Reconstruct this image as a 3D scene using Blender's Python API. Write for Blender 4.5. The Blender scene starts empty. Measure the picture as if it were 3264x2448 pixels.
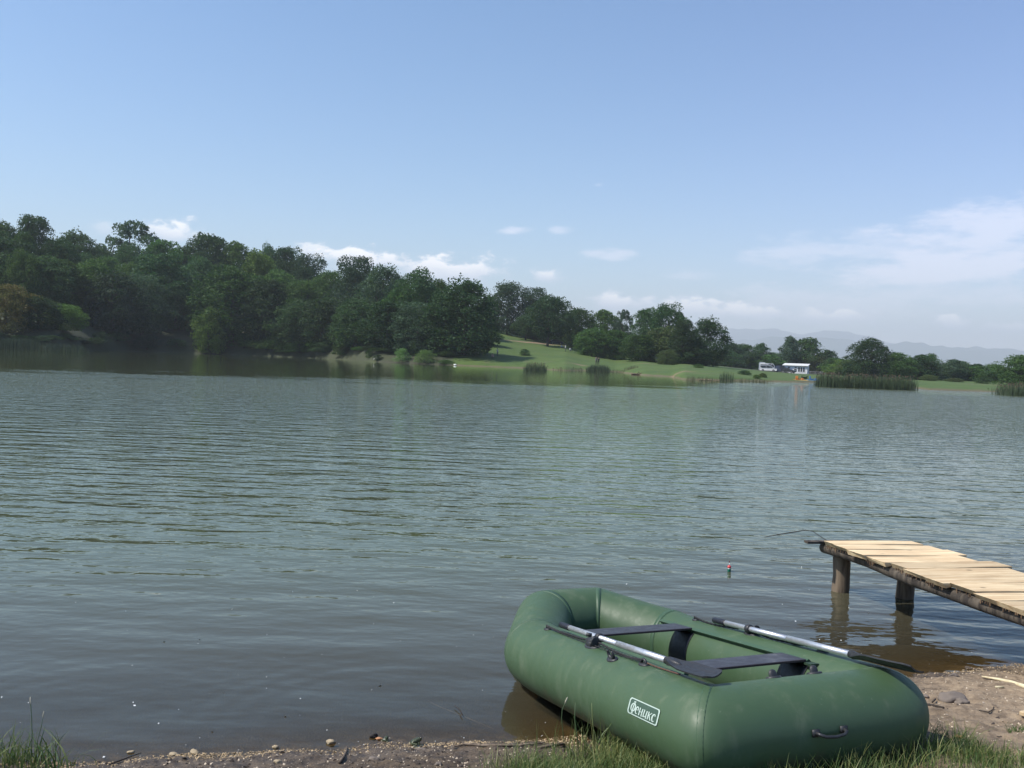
import bpy, bmesh, math, random
import numpy as np
from mathutils import Vector, Matrix, noise as mnoise
RAD = math.radians
rng = np.random.default_rng(7)
random.seed(7)
SC = bpy.context.scene
COL = SC.collection

# ------------------------------------------------------------------ camera
F, CX, CY, CAMH = 2827., 1632., 1224., 2.0          # focal length in photo pixels, centre, eye height over the water
_th = RAD(2.15); _p = math.atan(84 / F)
_X = np.array([1., 0, 0]); _UP = np.array([0, math.sin(_p), math.cos(_p)]); FW = np.array([0, math.cos(_p), -math.sin(_p)])
CR = math.cos(_th) * _X + math.sin(_th) * _UP
CU = -math.sin(_th) * _X + math.cos(_th) * _UP
CAMP = np.array([0, 0, CAMH])
cam = bpy.data.cameras.new("camera"); camo = bpy.data.objects.new("camera", cam); COL.objects.link(camo)
m = Matrix.Identity(4)
for i in range(3):
    m[i][0] = CR[i]; m[i][1] = CU[i]; m[i][2] = -FW[i]; m[i][3] = CAMP[i]
camo.matrix_world = m
cam.sensor_width = 36; cam.lens = F / 3264 * 36; cam.clip_start = .05; cam.clip_end = 20000
SC.camera = camo
SC.view_settings.view_transform = 'Standard'; SC.view_settings.look = 'None'
SC.view_settings.exposure = 0.42; SC.view_settings.gamma = 1

def ray(x, y): return FW + CR * (x - CX) / F - CU * (y - CY) / F
def at(x, y, z=0.):
    d = ray(x, y); return CAMP + d * (z - CAMH) / d[2]
def atY(x, y, Y):
    d = ray(x, y); return CAMP + d * Y / d[1]
def Z1(x, y): return (1560 + x * 1440 / 2212, 1820 + y * 1440 / 2212)

# ------------------------------------------------------------------ sun and sky
SUN_AZ, SUN_EL = RAD(-100), RAD(52)                  # azimuth clockwise from +Y (the view direction)
SUN_STR, SKY_STR = 4.3, 0.128
sd = np.array([math.sin(SUN_AZ) * math.cos(SUN_EL), math.cos(SUN_AZ) * math.cos(SUN_EL), math.sin(SUN_EL)])
sl = bpy.data.lights.new("sun", 'SUN'); sl.energy = SUN_STR; sl.angle = RAD(.53); sl.color = (1, .95, .87)
so = bpy.data.objects.new("sun", sl); COL.objects.link(so)
so.rotation_euler = Vector(sd).to_track_quat('Z', 'Y').to_euler()

class NT:
    """small helper to write node trees"""
    def __init__(s, tree): s.t = tree; s.n = tree.nodes; s.l = tree.links
    def new(s, typ, **kw):
        nd = s.n.new(typ)
        for k, v in kw.items():
            if k.startswith('i_'):
                key = k[2:]; key = int(key) if key.isdigit() else key.replace('_', ' ')
                s.put(nd.inputs[key], v)
            else: setattr(nd, k, v)
        return nd
    def put(s, sock, v):
        if isinstance(v, bpy.types.NodeSocket): s.l.new(v, sock)
        elif isinstance(v, bpy.types.Node): s.l.new(v.outputs[0], sock)
        else: sock.default_value = v
    def m(s, op, a, b=0., c=None, clamp=False):
        nd = s.n.new('ShaderNodeMath'); nd.operation = op; nd.use_clamp = clamp
        s.put(nd.inputs[0], a); s.put(nd.inputs[1], b)
        if c is not None: s.put(nd.inputs[2], c)
        return nd.outputs[0]
    def step(s, v, a, b, lo=0., hi=1.):
        nd = s.n.new('ShaderNodeMapRange'); nd.interpolation_type = 'SMOOTHSTEP'; nd.clamp = True
        s.put(nd.inputs[0], v); s.put(nd.inputs[1], a); s.put(nd.inputs[2], b); s.put(nd.inputs[3], lo); s.put(nd.inputs[4], hi)
        return nd.outputs[0]
    def mix(s, f, a, b, blend='MIX'):
        nd = s.n.new('ShaderNodeMix'); nd.data_type = 'RGBA'; nd.blend_type = blend
        s.put(nd.inputs[0], f)
        for sk, v in ((nd.inputs[6], a), (nd.inputs[7], b)):
            s.put(sk, v if not isinstance(v, tuple) else (*v, 1.) if len(v) == 3 else v)
        return nd.outputs[2]
    def noise(s, vec, scale, detail=3., rough=.5, w=None, dist=0.):
        nd = s.n.new('ShaderNodeTexNoise'); s.put(nd.inputs['Vector'], vec)
        nd.inputs['Scale'].default_value = scale; nd.inputs['Detail'].default_value = detail; nd.inputs['Roughness'].default_value = rough
        nd.inputs['Distortion'].default_value = dist
        return nd.outputs[0]
    def mapping(s, vec, loc=(0, 0, 0), rot=(0, 0, 0), sc=(1, 1, 1)):
        nd = s.n.new('ShaderNodeMapping'); s.put(nd.inputs[0], vec)
        nd.inputs[1].default_value = loc; nd.inputs[2].default_value = rot; nd.inputs[3].default_value = sc
        return nd.outputs[0]

world = bpy.data.worlds.new("World"); SC.world = world; world.use_nodes = True
W = NT(world.node_tree); W.n.clear()
sky = W.new('ShaderNodeTexSky'); sky.sky_type = 'NISHITA'; sky.sun_disc = False
sky.sun_elevation = SUN_EL; sky.sun_rotation = SUN_AZ; sky.altitude = 300; sky.air_density = 1.0; sky.dust_density = 1.; sky.ozone_density = 1.6
tc = W.new('ShaderNodeTexCoord'); gen = tc.outputs['Generated']
sx = W.new('ShaderNodeSeparateXYZ', i_0=gen)
az = W.m('ARCTAN2', sx.outputs[0], sx.outputs[1]); el = W.m('ARCSINE', sx.outputs[2])
def px_dir(x, y):
    d = ray(x, y); d = d / np.linalg.norm(d); return math.atan2(d[0], d[1]), math.asin(d[2])
nz1 = W.noise(W.mapping(gen, sc=(1, 1, 1.9)), 42., 8., .60)
nz2 = W.noise(W.mapping(gen, loc=(3, 1, 0), sc=(1, 1, 3.6)), 11., 8., .66)
# cumulus: x, y, half width, half height (photo pixels), opacity, softness
CUM = [(1150, 820, 200, 42, 1., .5), (1420, 850, 210, 52, 1., .5), (1000, 800, 90, 30, .8, .5), (1748, 873, 62, 26, .85, .6), (1975, 955, 125, 38, 1., .6), (2200, 975, 140, 40, 1., .6),
       (2370, 990, 170, 32, 1., .6), (2650, 1003, 140, 28, .9, .7), (3040, 1024, 58, 26, .85, .55), (3225, 1040, 95, 20, .7, .7),
       (560, 735, 88, 40, .9, .6), (620, 745, 60, 32, .6, .7), (335, 730, 50, 25, .4, .9), (2850, 1120, 650, 75, .42, 1.), (2250, 1030, 330, 55, .45, .9)]
mask = None; shade = None
for (x, y, hw, hh, op, sf) in CUM:
    a0, e0 = px_dir(x, y); dx = hw / F; dy = hh / F
    u = W.m('DIVIDE', W.m('SUBTRACT', az, a0), dx)
    v = W.m('DIVIDE', W.m('ADD', W.m('SUBTRACT', el, e0), W.m('MULTIPLY', W.m('SUBTRACT', nz1, .5), -dy * 1.2)), dy)
    vd = W.m('MULTIPLY', v, W.m('ADD', .75, W.m('MULTIPLY', W.m('GREATER_THAN', v, 0.), .5)))
    d = W.m('SQRT', W.m('ADD', W.m('MULTIPLY', u, u), W.m('MULTIPLY', vd, vd)))
    d = W.m('ADD', d, W.m('MULTIPLY', W.m('SUBTRACT', nz1, .5), -2.3))
    k = W.m('MULTIPLY', W.step(d, 1.1, .85 - sf, 0., 1.), op)
    mask = k if mask is None else W.m('MAXIMUM', mask, k)
    s_ = W.m('MULTIPLY', k, W.step(v, -1.1, .6, 0., 1.)); shade = s_ if shade is None else W.m('MAXIMUM', shade, s_)
CIR = [(3020, 850, 600, 80, .55), (3200, 735, 340, 95, .5), (2700, 805, 380, 60, .35), (1650, 735, 70, 13, .5), (1780, 735, 45, 16, .35), (1890, 805, 60, 18, .4), (1960, 815, 55, 14, .4), (2200, 880, 130, 25, .25),
       (1905, 590, 30, 10, .25), (2700, 960, 700, 70, .35)]
cm = None
for (x, y, hw, hh, op) in CIR:
    a0, e0 = px_dir(x, y); dx = hw / F; dy = hh / F
    u = W.m('DIVIDE', W.m('SUBTRACT', az, a0), dx)
    v = W.m('DIVIDE', W.m('SUBTRACT', W.m('SUBTRACT', el, e0), W.m('MULTIPLY', W.m('SUBTRACT', az, a0), .06)), dy)
    d = W.m('SQRT', W.m('ADD', W.m('MULTIPLY', u, u), W.m('MULTIPLY', v, v)))
    d = W.m('ADD', d, W.m('MULTIPLY', W.m('SUBTRACT', nz2, .51), -4.2))
    k = W.m('MULTIPLY', W.step(d, 1.15, .1, 0., 1.), op)
    cm = k if cm is None else W.m('MAXIMUM', cm, k)
hsv = W.new('ShaderNodeHueSaturation', i_Color=sky.outputs[0], i_Saturation=1.2, i_Value=1.08)
skyc = W.mix(W.step(az, -.1, .55), hsv.outputs[0], W.mix(1., hsv.outputs[0], (1.04, .96, 1.03), 'MULTIPLY'))
# clouds are brighter on top, grey-lilac below (radiance of the lit cloud, same units as the sky)
c1 = W.mix(shade, (5.6, 6.1, 7.0), (10.5, 10.2, 9.9))
col = W.mix(cm, skyc, (8.0, 7.7, 8.6))
col = W.mix(mask, col, c1)
bg = W.new('ShaderNodeBackground', i_Color=col, i_Strength=SKY_STR)
wo = W.new('ShaderNodeOutputWorld'); W.l.new(bg.outputs[0], wo.inputs[0])
SC.cycles.max_bounces = 8; SC.cycles.transparent_max_bounces = 24; SC.cycles.volume_bounces = 0
SC.cycles.use_denoising = True
SC.cycles.caustics_reflective = False; SC.cycles.caustics_refractive = False

# ------------------------------------------------------------------ materials
def mat(name, build):
    M_ = bpy.data.materials.new(name); M_.use_nodes = True
    N = NT(M_.node_tree); N.n.clear()
    out = N.new('ShaderNodeOutputMaterial')
    r_ = build(N)
    if isinstance(r_, tuple):
        N.put(out.inputs[0], r_[0])
        if r_[1] is not None: N.put(out.inputs[1], r_[1])
    else: N.put(out.inputs[0], r_)
    return M_
def obj_co(N): return N.new('ShaderNodeTexCoord').outputs['Object']
def world_co(N): return N.new('ShaderNodeNewGeometry').outputs['Position']
def plain(name, c, rough=.6, metal=0., var=.25, scale=8., bump=0., bscale=30., spec=.5, coat=0.):
    def b(N):
        co = obj_co(N)
        n = N.noise(co, scale, 4., .6)
        f = N.m('ADD', 1 - var, N.m('MULTIPLY', n, 2 * var))
        cc = N.mix(1., (*c, 1), N.new('ShaderNodeCombineColor', i_0=f, i_1=f, i_2=f).outputs[0], 'MULTIPLY')
        P = N.new('ShaderNodeBsdfPrincipled', i_Base_Color=cc, i_Metallic=metal)
        P.inputs['Specular IOR Level'].default_value = spec
        P.inputs['Coat Weight'].default_value = coat
        N.put(P.inputs['Roughness'], N.step(N.noise(co, scale * 1.7, 3.), .3, .7, max(0, rough - .07), min(1, rough + .07)))
        if bump:
            B = N.new('ShaderNodeBump', i_Strength=1., i_Distance=bump); N.put(B.inputs['Height'], N.noise(co, bscale, 5., .6)); N.put(P.inputs['Normal'], B)
        return P.outputs[0]
    return mat(name, b)

def leaf_mat(name, c1, c2, c3):
    def b(N):
        co = obj_co(N); oi = N.new('ShaderNodeObjectInfo')
        a = N.noise(co, .45, 4., .65); bb = N.noise(co, 3., 2., .5)
        col = N.mix(N.step(a, .38, .62), (*c1, 1), (*c2, 1))
        col = N.mix(N.m('MULTIPLY', N.step(bb, .45, .75), .6), col, (*c3, 1))
        hs = N.new('ShaderNodeHueSaturation', i_Color=col)
        N.put(hs.inputs['Hue'], N.m('ADD', .485, N.m('MULTIPLY', oi.outputs['Random'], .03)))
        N.put(hs.inputs['Value'], N.m('ADD', .72, N.m('MULTIPLY', N.m('FRACT', N.m('MULTIPLY', oi.outputs['Random'], 7.3)), .75)))
        D = N.new('ShaderNodeBsdfPrincipled', i_Base_Color=hs.outputs[0], i_Roughness=.65)
        D.inputs['Specular IOR Level'].default_value = .14
        T = N.new('ShaderNodeBsdfTranslucent', i_Color=N.mix(1., hs.outputs[0], (1.1, 1.35, .55, 1), 'MULTIPLY'))
        mx = N.new('ShaderNodeMixShader', i_Fac=.28); N.l.new(D.outputs[0], mx.inputs[1]); N.l.new(T.outputs[0], mx.inputs[2])
        return mx.outputs[0]
    return mat(name, b)
LEAF = {
 'oak': leaf_mat('oak_leaves', (0.029, 0.063, 0.027), (0.047, 0.089, 0.035), (0.085, 0.135, 0.061)),
 'ash': leaf_mat('ash_leaves', (0.036, 0.078, 0.024), (0.065, 0.121, 0.032), (0.111, 0.176, 0.054)),
 'pale': leaf_mat('pale_leaves', (0.072, 0.128, 0.030), (0.111, 0.189, 0.041), (0.156, 0.230, 0.068)),
 'grey': leaf_mat('greyish_leaves', (0.031, 0.061, 0.035), (0.055, 0.089, 0.054), (0.104, 0.142, 0.095)),
 'rust': leaf_mat('rusty_leaves', (.15, .105, .036), (.11, .115, .048), (.21, .17, .07)),
 'willow': leaf_mat('willow_leaves', (0.104, 0.176, 0.061), (0.143, 0.230, 0.081), (0.195, 0.284, 0.108)),
 'olive': leaf_mat('olive_leaves', (0.058, 0.081, 0.030), (0.078, 0.108, 0.041), (0.117, 0.142, 0.061)),
}
BARK = plain('bark', (.05, .042, .035), .9, var=.5, scale=3., bump=.03, bscale=14.)
REED = plain('reed_leaves', (.035, .058, .022), .6, var=.6, scale=1.2)
DRYREED = plain('dry_reed_leaves', (.085, .090, .040), .7, var=.6, scale=1.2)
PLUME = plain('reed_plumes', (.10, .075, .05), .9, var=.5, scale=2.)

def grass_mat(name, base, tip):
    def b(N):
        at_ = N.new('ShaderNodeAttribute', attribute_name='tint')
        c = N.mix(at_.outputs['Fac'], (*base, 1), (*tip, 1))
        D = N.new('ShaderNodeBsdfPrincipled', i_Base_Color=c, i_Roughness=.55)
        T = N.new('ShaderNodeBsdfTranslucent', i_Color=c)
        mx = N.new('ShaderNodeMixShader', i_Fac=.3); N.l.new(D.outputs[0], mx.inputs[1]); N.l.new(T.outputs[0], mx.inputs[2])
        return mx.outputs[0]
    return mat(name, b)
GRASS = grass_mat('grass_blades', (.055, .12, .025), (.40, .38, .15))

# ------------------------------------------------------------------ mesh helpers
def link(name, me, parent=None, m_=None, smooth=False):
    o = bpy.data.objects.new(name, me); COL.objects.link(o)
    if parent: o.parent = parent
    if m_ is not None:
        for k in (m_ if isinstance(m_, (list, tuple)) else [m_]): me.materials.append(k)
    if smooth: me.shade_smooth()
    return o
def tag(o, label=None, cat=None, group=None, kind=None):
    if label: o['label'] = label
    if cat: o['category'] = cat
    if group: o['group'] = group
    if kind: o['kind'] = kind
    return o
def empty(name, loc=(0, 0, 0), rz=0., label=None, cat=None, group=None):
    o = bpy.data.objects.new(name, None); COL.objects.link(o); o.location = loc; o.rotation_euler[2] = rz
    o.empty_display_size = .2
    return tag(o, label, cat, group)
def mesh_np(name, V, Fq, nper=4):
    V = np.asarray(V, np.float32); Fq = np.asarray(Fq, np.int32)
    me = bpy.data.meshes.new(name); me.vertices.add(len(V)); me.vertices.foreach_set('co', V.ravel())
    n = len(Fq); me.loops.add(n * nper); me.loops.foreach_set('vertex_index', Fq.ravel())
    me.polygons.add(n); me.polygons.foreach_set('loop_start', np.arange(0, n * nper, nper, dtype=np.int32))
    me.update(calc_edges=True); me.validate(); return me
def copy_tree(o, parent=None):
    c = o.copy(); COL.objects.link(c)
    if parent: c.parent = parent
    for ch in list(o.children):
        d = ch.copy(); COL.objects.link(d); d.parent = c
        for g in list(ch.children):
            e = g.copy(); COL.objects.link(e); e.parent = d
    return c
class MB:
    def __init__(s): s.v = []; s.f = []; s.mi = []; s.cur = 0
    def add(s, V, Fs):
        k = len(s.v); s.v += [tuple(map(float, q)) for q in V]; s.f += [tuple(i + k for i in f) for f in Fs]; s.mi += [s.cur] * len(Fs); return s
    def box(s, c, d, R=None, taper=1.):
        hx, hy, hz = d[0] / 2, d[1] / 2, d[2] / 2
        P = np.array([(-hx, -hy, -hz), (hx, -hy, -hz), (hx, hy, -hz), (-hx, hy, -hz), (-hx * taper, -hy * taper, hz), (hx * taper, -hy * taper, hz), (hx * taper, hy * taper, hz), (-hx * taper, hy * taper, hz)])
        if R is not None: P = P @ np.asarray(R).T
        return s.add(P + np.array(c), [(3, 2, 1, 0), (4, 5, 6, 7), (0, 1, 5, 4), (1, 2, 6, 5), (2, 3, 7, 6), (3, 0, 4, 7)])
    def tube(s, pts, rads, n=8, cap=True, jit=0.):
        pts = [np.array(p, float) for p in pts]
        if np.isscalar(rads): rads = [rads] * len(pts)
        k0 = len(s.v); ref = None
        for i, p in enumerate(pts):
            a = pts[max(0, i - 1)]; b = pts[min(len(pts) - 1, i + 1)]; t = b - a; t /= (np.linalg.norm(t) + 1e-12)
            if ref is None:
                ref = np.cross(t, (0, 0, 1.) if abs(t[2]) < .9 else (1., 0, 0)); ref /= np.linalg.norm(ref)
            ref = ref - t * (ref @ t); ref /= (np.linalg.norm(ref) + 1e-12)
            bb = np.cross(t, ref)
            for j in range(n):
                an = 2 * math.pi * j / n; rr = rads[i] * (1 + jit * random.uniform(-1, 1))
                s.v.append(tuple(p + (ref * math.cos(an) + bb * math.sin(an)) * rr))
        for i in range(len(pts) - 1):
            for j in range(n):
                a = k0 + i * n + j; b = k0 + i * n + (j + 1) % n
                s.f.append((a, b, b + n, a + n)); s.mi.append(s.cur)
        if cap:
            s.f.append(tuple(k0 + j for j in range(n))[::-1]); s.f.append(tuple(k0 + (len(pts) - 1) * n + j for j in range(n))); s.mi += [s.cur] * 2
        return s
    def lathe(s, c, prof, n=16, R=None):
        """prof: list of (radius, z)"""
        k0 = len(s.v)
        for (r, z) in prof:
            for j in range(n):
                a = 2 * math.pi * j / n; q = np.array([r * math.cos(a), r * math.sin(a), z])
                if R is not None: q = np.asarray(R) @ q
                s.v.append(tuple(q + np.array(c)))
        for i in range(len(prof) - 1):
            for j in range(n):
                a = k0 + i * n + j; b = k0 + i * n + (j + 1) % n; s.f.append((a, b, b + n, a + n)); s.mi.append(s.cur)
        s.f.append(tuple(k0 + j for j in range(n))[::-1]); s.f.append(tuple(k0 + (len(prof) - 1) * n + j for j in range(n))); s.mi += [s.cur] * 2
        return s
    def prism(s, poly, y0, y1):
        """poly: list of (x, z) extruded along y"""
        n = len(poly); k0 = len(s.v)
        for y in (y0, y1):
            for (x, z) in poly: s.v.append((x, y, z))
        for j in range(n):
            a = k0 + j; b = k0 + (j + 1) % n; s.f.append((a, b, b + n, a + n)); s.mi.append(s.cur)
        s.f.append(tuple(k0 + j for j in range(n))[::-1]); s.f.append(tuple(k0 + n + j for j in range(n))); s.mi += [s.cur] * 2
        return s
    def build(s, name, m_=None, parent=None, smooth=False, bevel=0., loc=None, recenter=False):
        V = np.array(s.v)
        off = np.zeros(3)
        if recenter:
            off = np.array([V[:, 0].mean(), V[:, 1].mean(), V[:, 2].min()]); V = V - off
        me = bpy.data.meshes.new(name); me.from_pydata([tuple(q) for q in V], [], s.f); me.update()
        bm = bmesh.new(); bm.from_mesh(me)
        bmesh.ops.recalc_face_normals(bm, faces=bm.faces)
        bm.to_mesh(me); bm.free()
        o = link(name, me, parent, m_)
        if s.cur: me.polygons.foreach_set('material_index', s.mi)
        if smooth: me.shade_smooth()
        if recenter: o.location = off
        if loc is not None: o.location = loc
        if bevel:
            b = o.modifiers.new('bevel', 'BEVEL'); b.width = bevel; b.segments = 2; b.limit_method = 'ANGLE'; b.angle_limit = RAD(40)
        return o

# ------------------------------------------------------------------ terrain
def lerp(t, x): a = np.array(t, float); return np.interp(x, a[:, 0], a[:, 1])
SHORE = [(-1500, 150), (-400, 168), (0, 172), (150, 172), (300, 200), (400, 217), (700, 230), (1000, 222), (1100, 208), (1200, 190), (1340, 182), (1450, 178), (1560, 177), (1662, 175), (1800, 160), (1850, 168), (1960, 170),
         (2050, 138), (2140, 133), (2180, 112), (2300, 116), (2400, 122), (2550, 127), (2620, 138), (2680, 125), (2925, 112), (2960, 107), (3200, 110), (3300, 100), (3700, 95), (5000, 70)]
ZT = [(-1500, 14), (0, 16), (400, 17), (700, 17), (1000, 15), (1200, 12.5), (1400, 11), (1500, 10.3), (1581, 9.3), (1750, 6.2), (1900, 4.7), (2000, 3.5), (2100, 2.5), (2300, 1.5), (2440, .7), (2550, .35), (2930, .4), (3264, .3), (5000, .5)]
BK = [(-1500, 16), (0, 14), (700, 13), (1200, 10), (1500, 7), (1800, 3), (2100, 1), (2600, 0), (5000, 0)]
NEAR = [(-60, -14), (-12, 2.9), (-6, 3.75), (-2.4, 4.10), (-1.98, 4.17), (-1.3, 4.29), (-.86, 4.36), (-.5, 4.48), (-.07, 4.54), (.15, 4.60), (.7, 4.74), (1.4, 5.15), (2.0, 5.6), (2.4, 5.78), (2.82, 5.85), (3.2, 5.98), (3.57, 6.1), (5, 6.7), (9, 8.4), (40, 24), (80, 55)]
def vnoise(X, Y, s, seed=0):
    """cheap value noise, vectorised"""
    x = X * s + seed * 17.3; y = Y * s + seed * 5.1
    xi = np.floor(x).astype(np.int64); yi = np.floor(y).astype(np.int64); fx = x - xi; fy = y - yi
    fx = fx * fx * (3 - 2 * fx); fy = fy * fy * (3 - 2 * fy)
    def h(a, b):
        v = (a * 374761393 + b * 668265263 + seed * 1442695041) & 0xffffffff
        v = ((v ^ (v >> 13)) * 1274126177) & 0xffffffff
        return ((v ^ (v >> 16)) & 0xffff) / 65535.
    return (h(xi, yi) * (1 - fx) + h(xi + 1, yi) * fx) * (1 - fy) + (h(xi, yi + 1) * (1 - fx) + h(xi + 1, yi + 1) * fx) * fy - .5
def terrain(X, Y, fine=True):
    X = np.asarray(X, float); Y = np.asarray(Y, float)
    col_ = np.where(Y > 5, np.clip(CX + F * X / np.maximum(Y, 5), -1500, 5000), 0)
    s = Y - lerp(SHORE, col_) + vnoise(X, Y, .12, 3) * 3
    zt = lerp(ZT, col_)
    ex = lerp([(1000, .62), (1600, .85), (2000, .8), (2400, .35), (5000, .3)], col_)
    g = np.where(s > 0, np.clip(np.abs(s) / 90, 0, 1) ** ex, 0)
    zf = np.where(s > 0, zt * g + .12 * np.clip(s / 2, 0, 1), np.maximum(-2., s * .12))
    zf = zf + lerp(BK, col_) * np.clip((s - 90) / 110, 0, 1)
    zf = np.where(s > 0, zf + vnoise(X, Y, .03, 1) * np.clip(s / 40, 0, 1) * .5 + vnoise(X, Y, .4, 2) * .12, zf)
    fade = np.clip((Y - 500) / 900, 0, 1); zf = zf * (1 - fade) + 1.0 * fade
    zf = np.where(Y < 45, -2.5, zf)
    d = (lerp(NEAR, X) - Y) * .9
    wob = vnoise(X, Y, 2.3, 5) * .10 + vnoise(X, Y, 6., 6) * .05
    d = d + wob * np.clip(1.2 - np.abs(X - 1.3) * 0, .3, 1)
    zn = np.where(d > 0, .46 * (1 - np.exp(-np.maximum(d, 0) * .62)) + np.clip(d - 2, 0, 40) * .03, np.maximum(-1.6, d * .16))
    if fine:
        dd = np.hypot(X - 0, Y - 4.5); w = np.clip(1.5 - dd / 8, 0, 1) * np.clip((d + .4) / .5, 0, 1)
        zn = zn + w * (vnoise(X, Y, 5, 7) * .03 + vnoise(X, Y, 14, 8) * .018 + vnoise(X, Y, 34, 9) * .012 + vnoise(X, Y, 70, 10) * .007)
    return np.maximum(zf, zn)
def gz(x, y): return float(terrain(np.array([x]), np.array([y]))[0])
def hit(x, y, ymin=60, ymax=500):
    """where the line of sight through a photo pixel meets the far bank"""
    d = ray(x, y); Ys = np.linspace(ymin, ymax, 1800); P = CAMP + np.outer(Ys / d[1], d)
    z = terrain(P[:, 0], P[:, 1]); k = np.argmax((P[:, 2] < z) & (z > .02))
    return P[k]

def polar(name, rs, azs, zfun, m_):
    A, Rr = np.meshgrid(azs, rs); X = Rr * np.sin(A); Y = Rr * np.cos(A)
    Z = zfun(X, Y); V = np.stack([X, Y, Z], -1).reshape(-1, 3)
    nr, na = A.shape; i = np.arange(nr - 1)[:, None] * na + np.arange(na - 1)[None]
    Fq = np.stack([i, i + 1, i + na + 1, i + na], -1).reshape(-1, 4)
    me = mesh_np(name, V, Fq); o = link(name, me, None, m_); me.shade_smooth(); return o
def mkg(N):
    co = world_co(N); sp = N.new('ShaderNodeSeparateXYZ', i_0=co); x, y, z = sp.outputs
    far = N.step(y, 30., 45.)
    # near bank: wet dark mud by the water, dry pale trodden soil on the right
    n1 = N.noise(co, 2.2, 5., .6); n2 = N.noise(co, 14., 6., .7); n3 = N.noise(co, 90., 4., .7); n4 = N.noise(co, 38., 3., .6)
    mud = N.mix(N.step(n2, .35, .68), (.048, .034, .024, 1), (.15, .108, .067, 1))
    dry = N.mix(N.step(n2, .3, .66), (.17, .121, .075, 1), (.36, .27, .175, 1))
    dryf = N.m('MULTIPLY', N.step(N.m('ADD', x, N.m('MULTIPLY', N.m('SUBTRACT', n1, .5), 1.5)), 1.4, 2.9), N.step(z, .02, .12))
    dryf = N.m('MAXIMUM', dryf, N.step(z, .16, .30, 0., .35))
    c = N.mix(dryf, mud, dry)
    c = N.mix(N.m('MULTIPLY', N.step(n3, .60, .72), .75), c, (.33, .26, .19, 1))
    c = N.mix(N.m('MULTIPLY', N.step(n4, .62, .75), .6), c, (.02, .015, .012, 1))
    under = N.step(z, .0, -.03)
    c = N.mix(under, c, N.mix(n1, (.05, .034, .016, 1), (.10, .07, .035, 1)))
    # far bank: mown meadow, bare earth at the water line and a dirt track
    g1 = N.noise(co, .09, 4., .6); g2 = N.noise(co, .7, 5., .65)
    gr = N.mix(N.step(g1, .35, .65), (.046, .088, .009, 1), (.068, .110, .014, 1))
    gr = N.mix(N.m('MULTIPLY', N.step(g2, .4, .7), .55), gr, (.045, .080, .014, 1))
    gr = N.mix(N.m('MULTIPLY', N.step(N.noise(co, .25, 3.), .58, .7), .45), gr, (.11, .105, .045, 1))
    bare = N.m('MULTIPLY', N.step(N.m('DIVIDE', x, y), -.17, -.14), N.step(N.m('ADD', z, N.m('MULTIPLY', N.m('SUBTRACT', g2, .5), .5)), .30, .08))
    gr = N.mix(N.m('MULTIPLY', bare, .75), gr, (.12, .09, .055, 1))
    tr = N.new('ShaderNodeAttribute', attribute_name='track').outputs['Fac']
    gr = N.mix(tr, gr, N.mix(g2, (.12, .07, .04, 1), (.33, .23, .15, 1)))
    lv = N.new('ShaderNodeAttribute', attribute_name='litter_shade').outputs['Fac']
    gr = N.mix(lv, gr, N.mix(g2, (.026, .024, .016, 1), (.040, .046, .022, 1)))  # leaf-litter floor, its colour darkened to stand in for tree shade
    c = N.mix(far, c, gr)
    P = N.new('ShaderNodeBsdfPrincipled', i_Base_Color=c)
    wet = N.m('MULTIPLY', N.step(z, .10, .02), N.step(y, 40., 20.))
    N.put(P.inputs['Roughness'], N.m('SUBTRACT', .9, N.m('MULTIPLY', wet, .45)))
    B = N.new('ShaderNodeBump', i_Strength=1.)
    N.put(B.inputs['Height'], N.m('ADD', N.m('MULTIPLY', N.noise(co, 55., 6., .7), .014), N.m('MULTIPLY', N.noise(co, .8, 4.), .12))); B.inputs['Distance'].default_value = 1.
    N.put(P.inputs['Normal'], B)
    return P.outputs[0]
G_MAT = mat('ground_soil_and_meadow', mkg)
rs = np.concatenate([[.05, .6, 1.5, 2.2, 2.8], np.arange(3.2, 7.2, .022), 7.2 * 1.035 ** np.arange(1, 92), np.array([190.])])
rs = np.unique(np.concatenate([rs[rs < 90], np.arange(90, 400, 1.5), 400 * 1.06 ** np.arange(0, 45)]))
azs = np.concatenate([np.linspace(-180, -34, 50)[:-1], np.arange(-34, 34, .17), np.linspace(34, 180, 50)]) * math.pi / 180
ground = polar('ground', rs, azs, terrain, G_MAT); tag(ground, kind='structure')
GV = np.empty(len(ground.data.vertices) * 3, np.float32); ground.data.vertices.foreach_get('co', GV); GV = GV.reshape(-1, 3)
# worn dirt track over the slope (marks stay in the ground's own attribute)
tp = np.array([hit(x, y) for (x, y) in [(1575, 1081), (1620, 1085), (1680, 1091), (1725, 1095), (1760, 1099), (1800, 1102)]])[:, :2]
tw = np.array([.35, .4, 1.5, 1.8, 1.3, .5]); track = np.zeros(len(GV), np.float32)
for a, b, w0, w1 in zip(tp[:-1], tp[1:], tw[:-1], tw[1:]):
    ab = b - a; t = np.clip(((GV[:, :2] - a) @ ab) / (ab @ ab), 0, 1); dd = np.linalg.norm(GV[:, :2] - (a + t[:, None] * ab), axis=1)
    track = np.maximum(track, np.clip(1.6 - dd / (w0 + (w1 - w0) * t), 0, 1))
for (x, y, w0) in [(2058, 1158, 1.2), (2150, 1195, 1.4), (1850, 1163, .8)]:
    c_ = hit(x, y)[:2]; dd = np.hypot((GV[:, 0] - c_[0]) * .5, GV[:, 1] - c_[1]); track = np.maximum(track, np.clip(1.4 - dd / w0, 0, .8))
colG = np.clip(CX + F * GV[:, 0] / np.maximum(GV[:, 1], 5), -1500, 5000); sG = GV[:, 1] - lerp(SHORE, colG)
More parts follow.
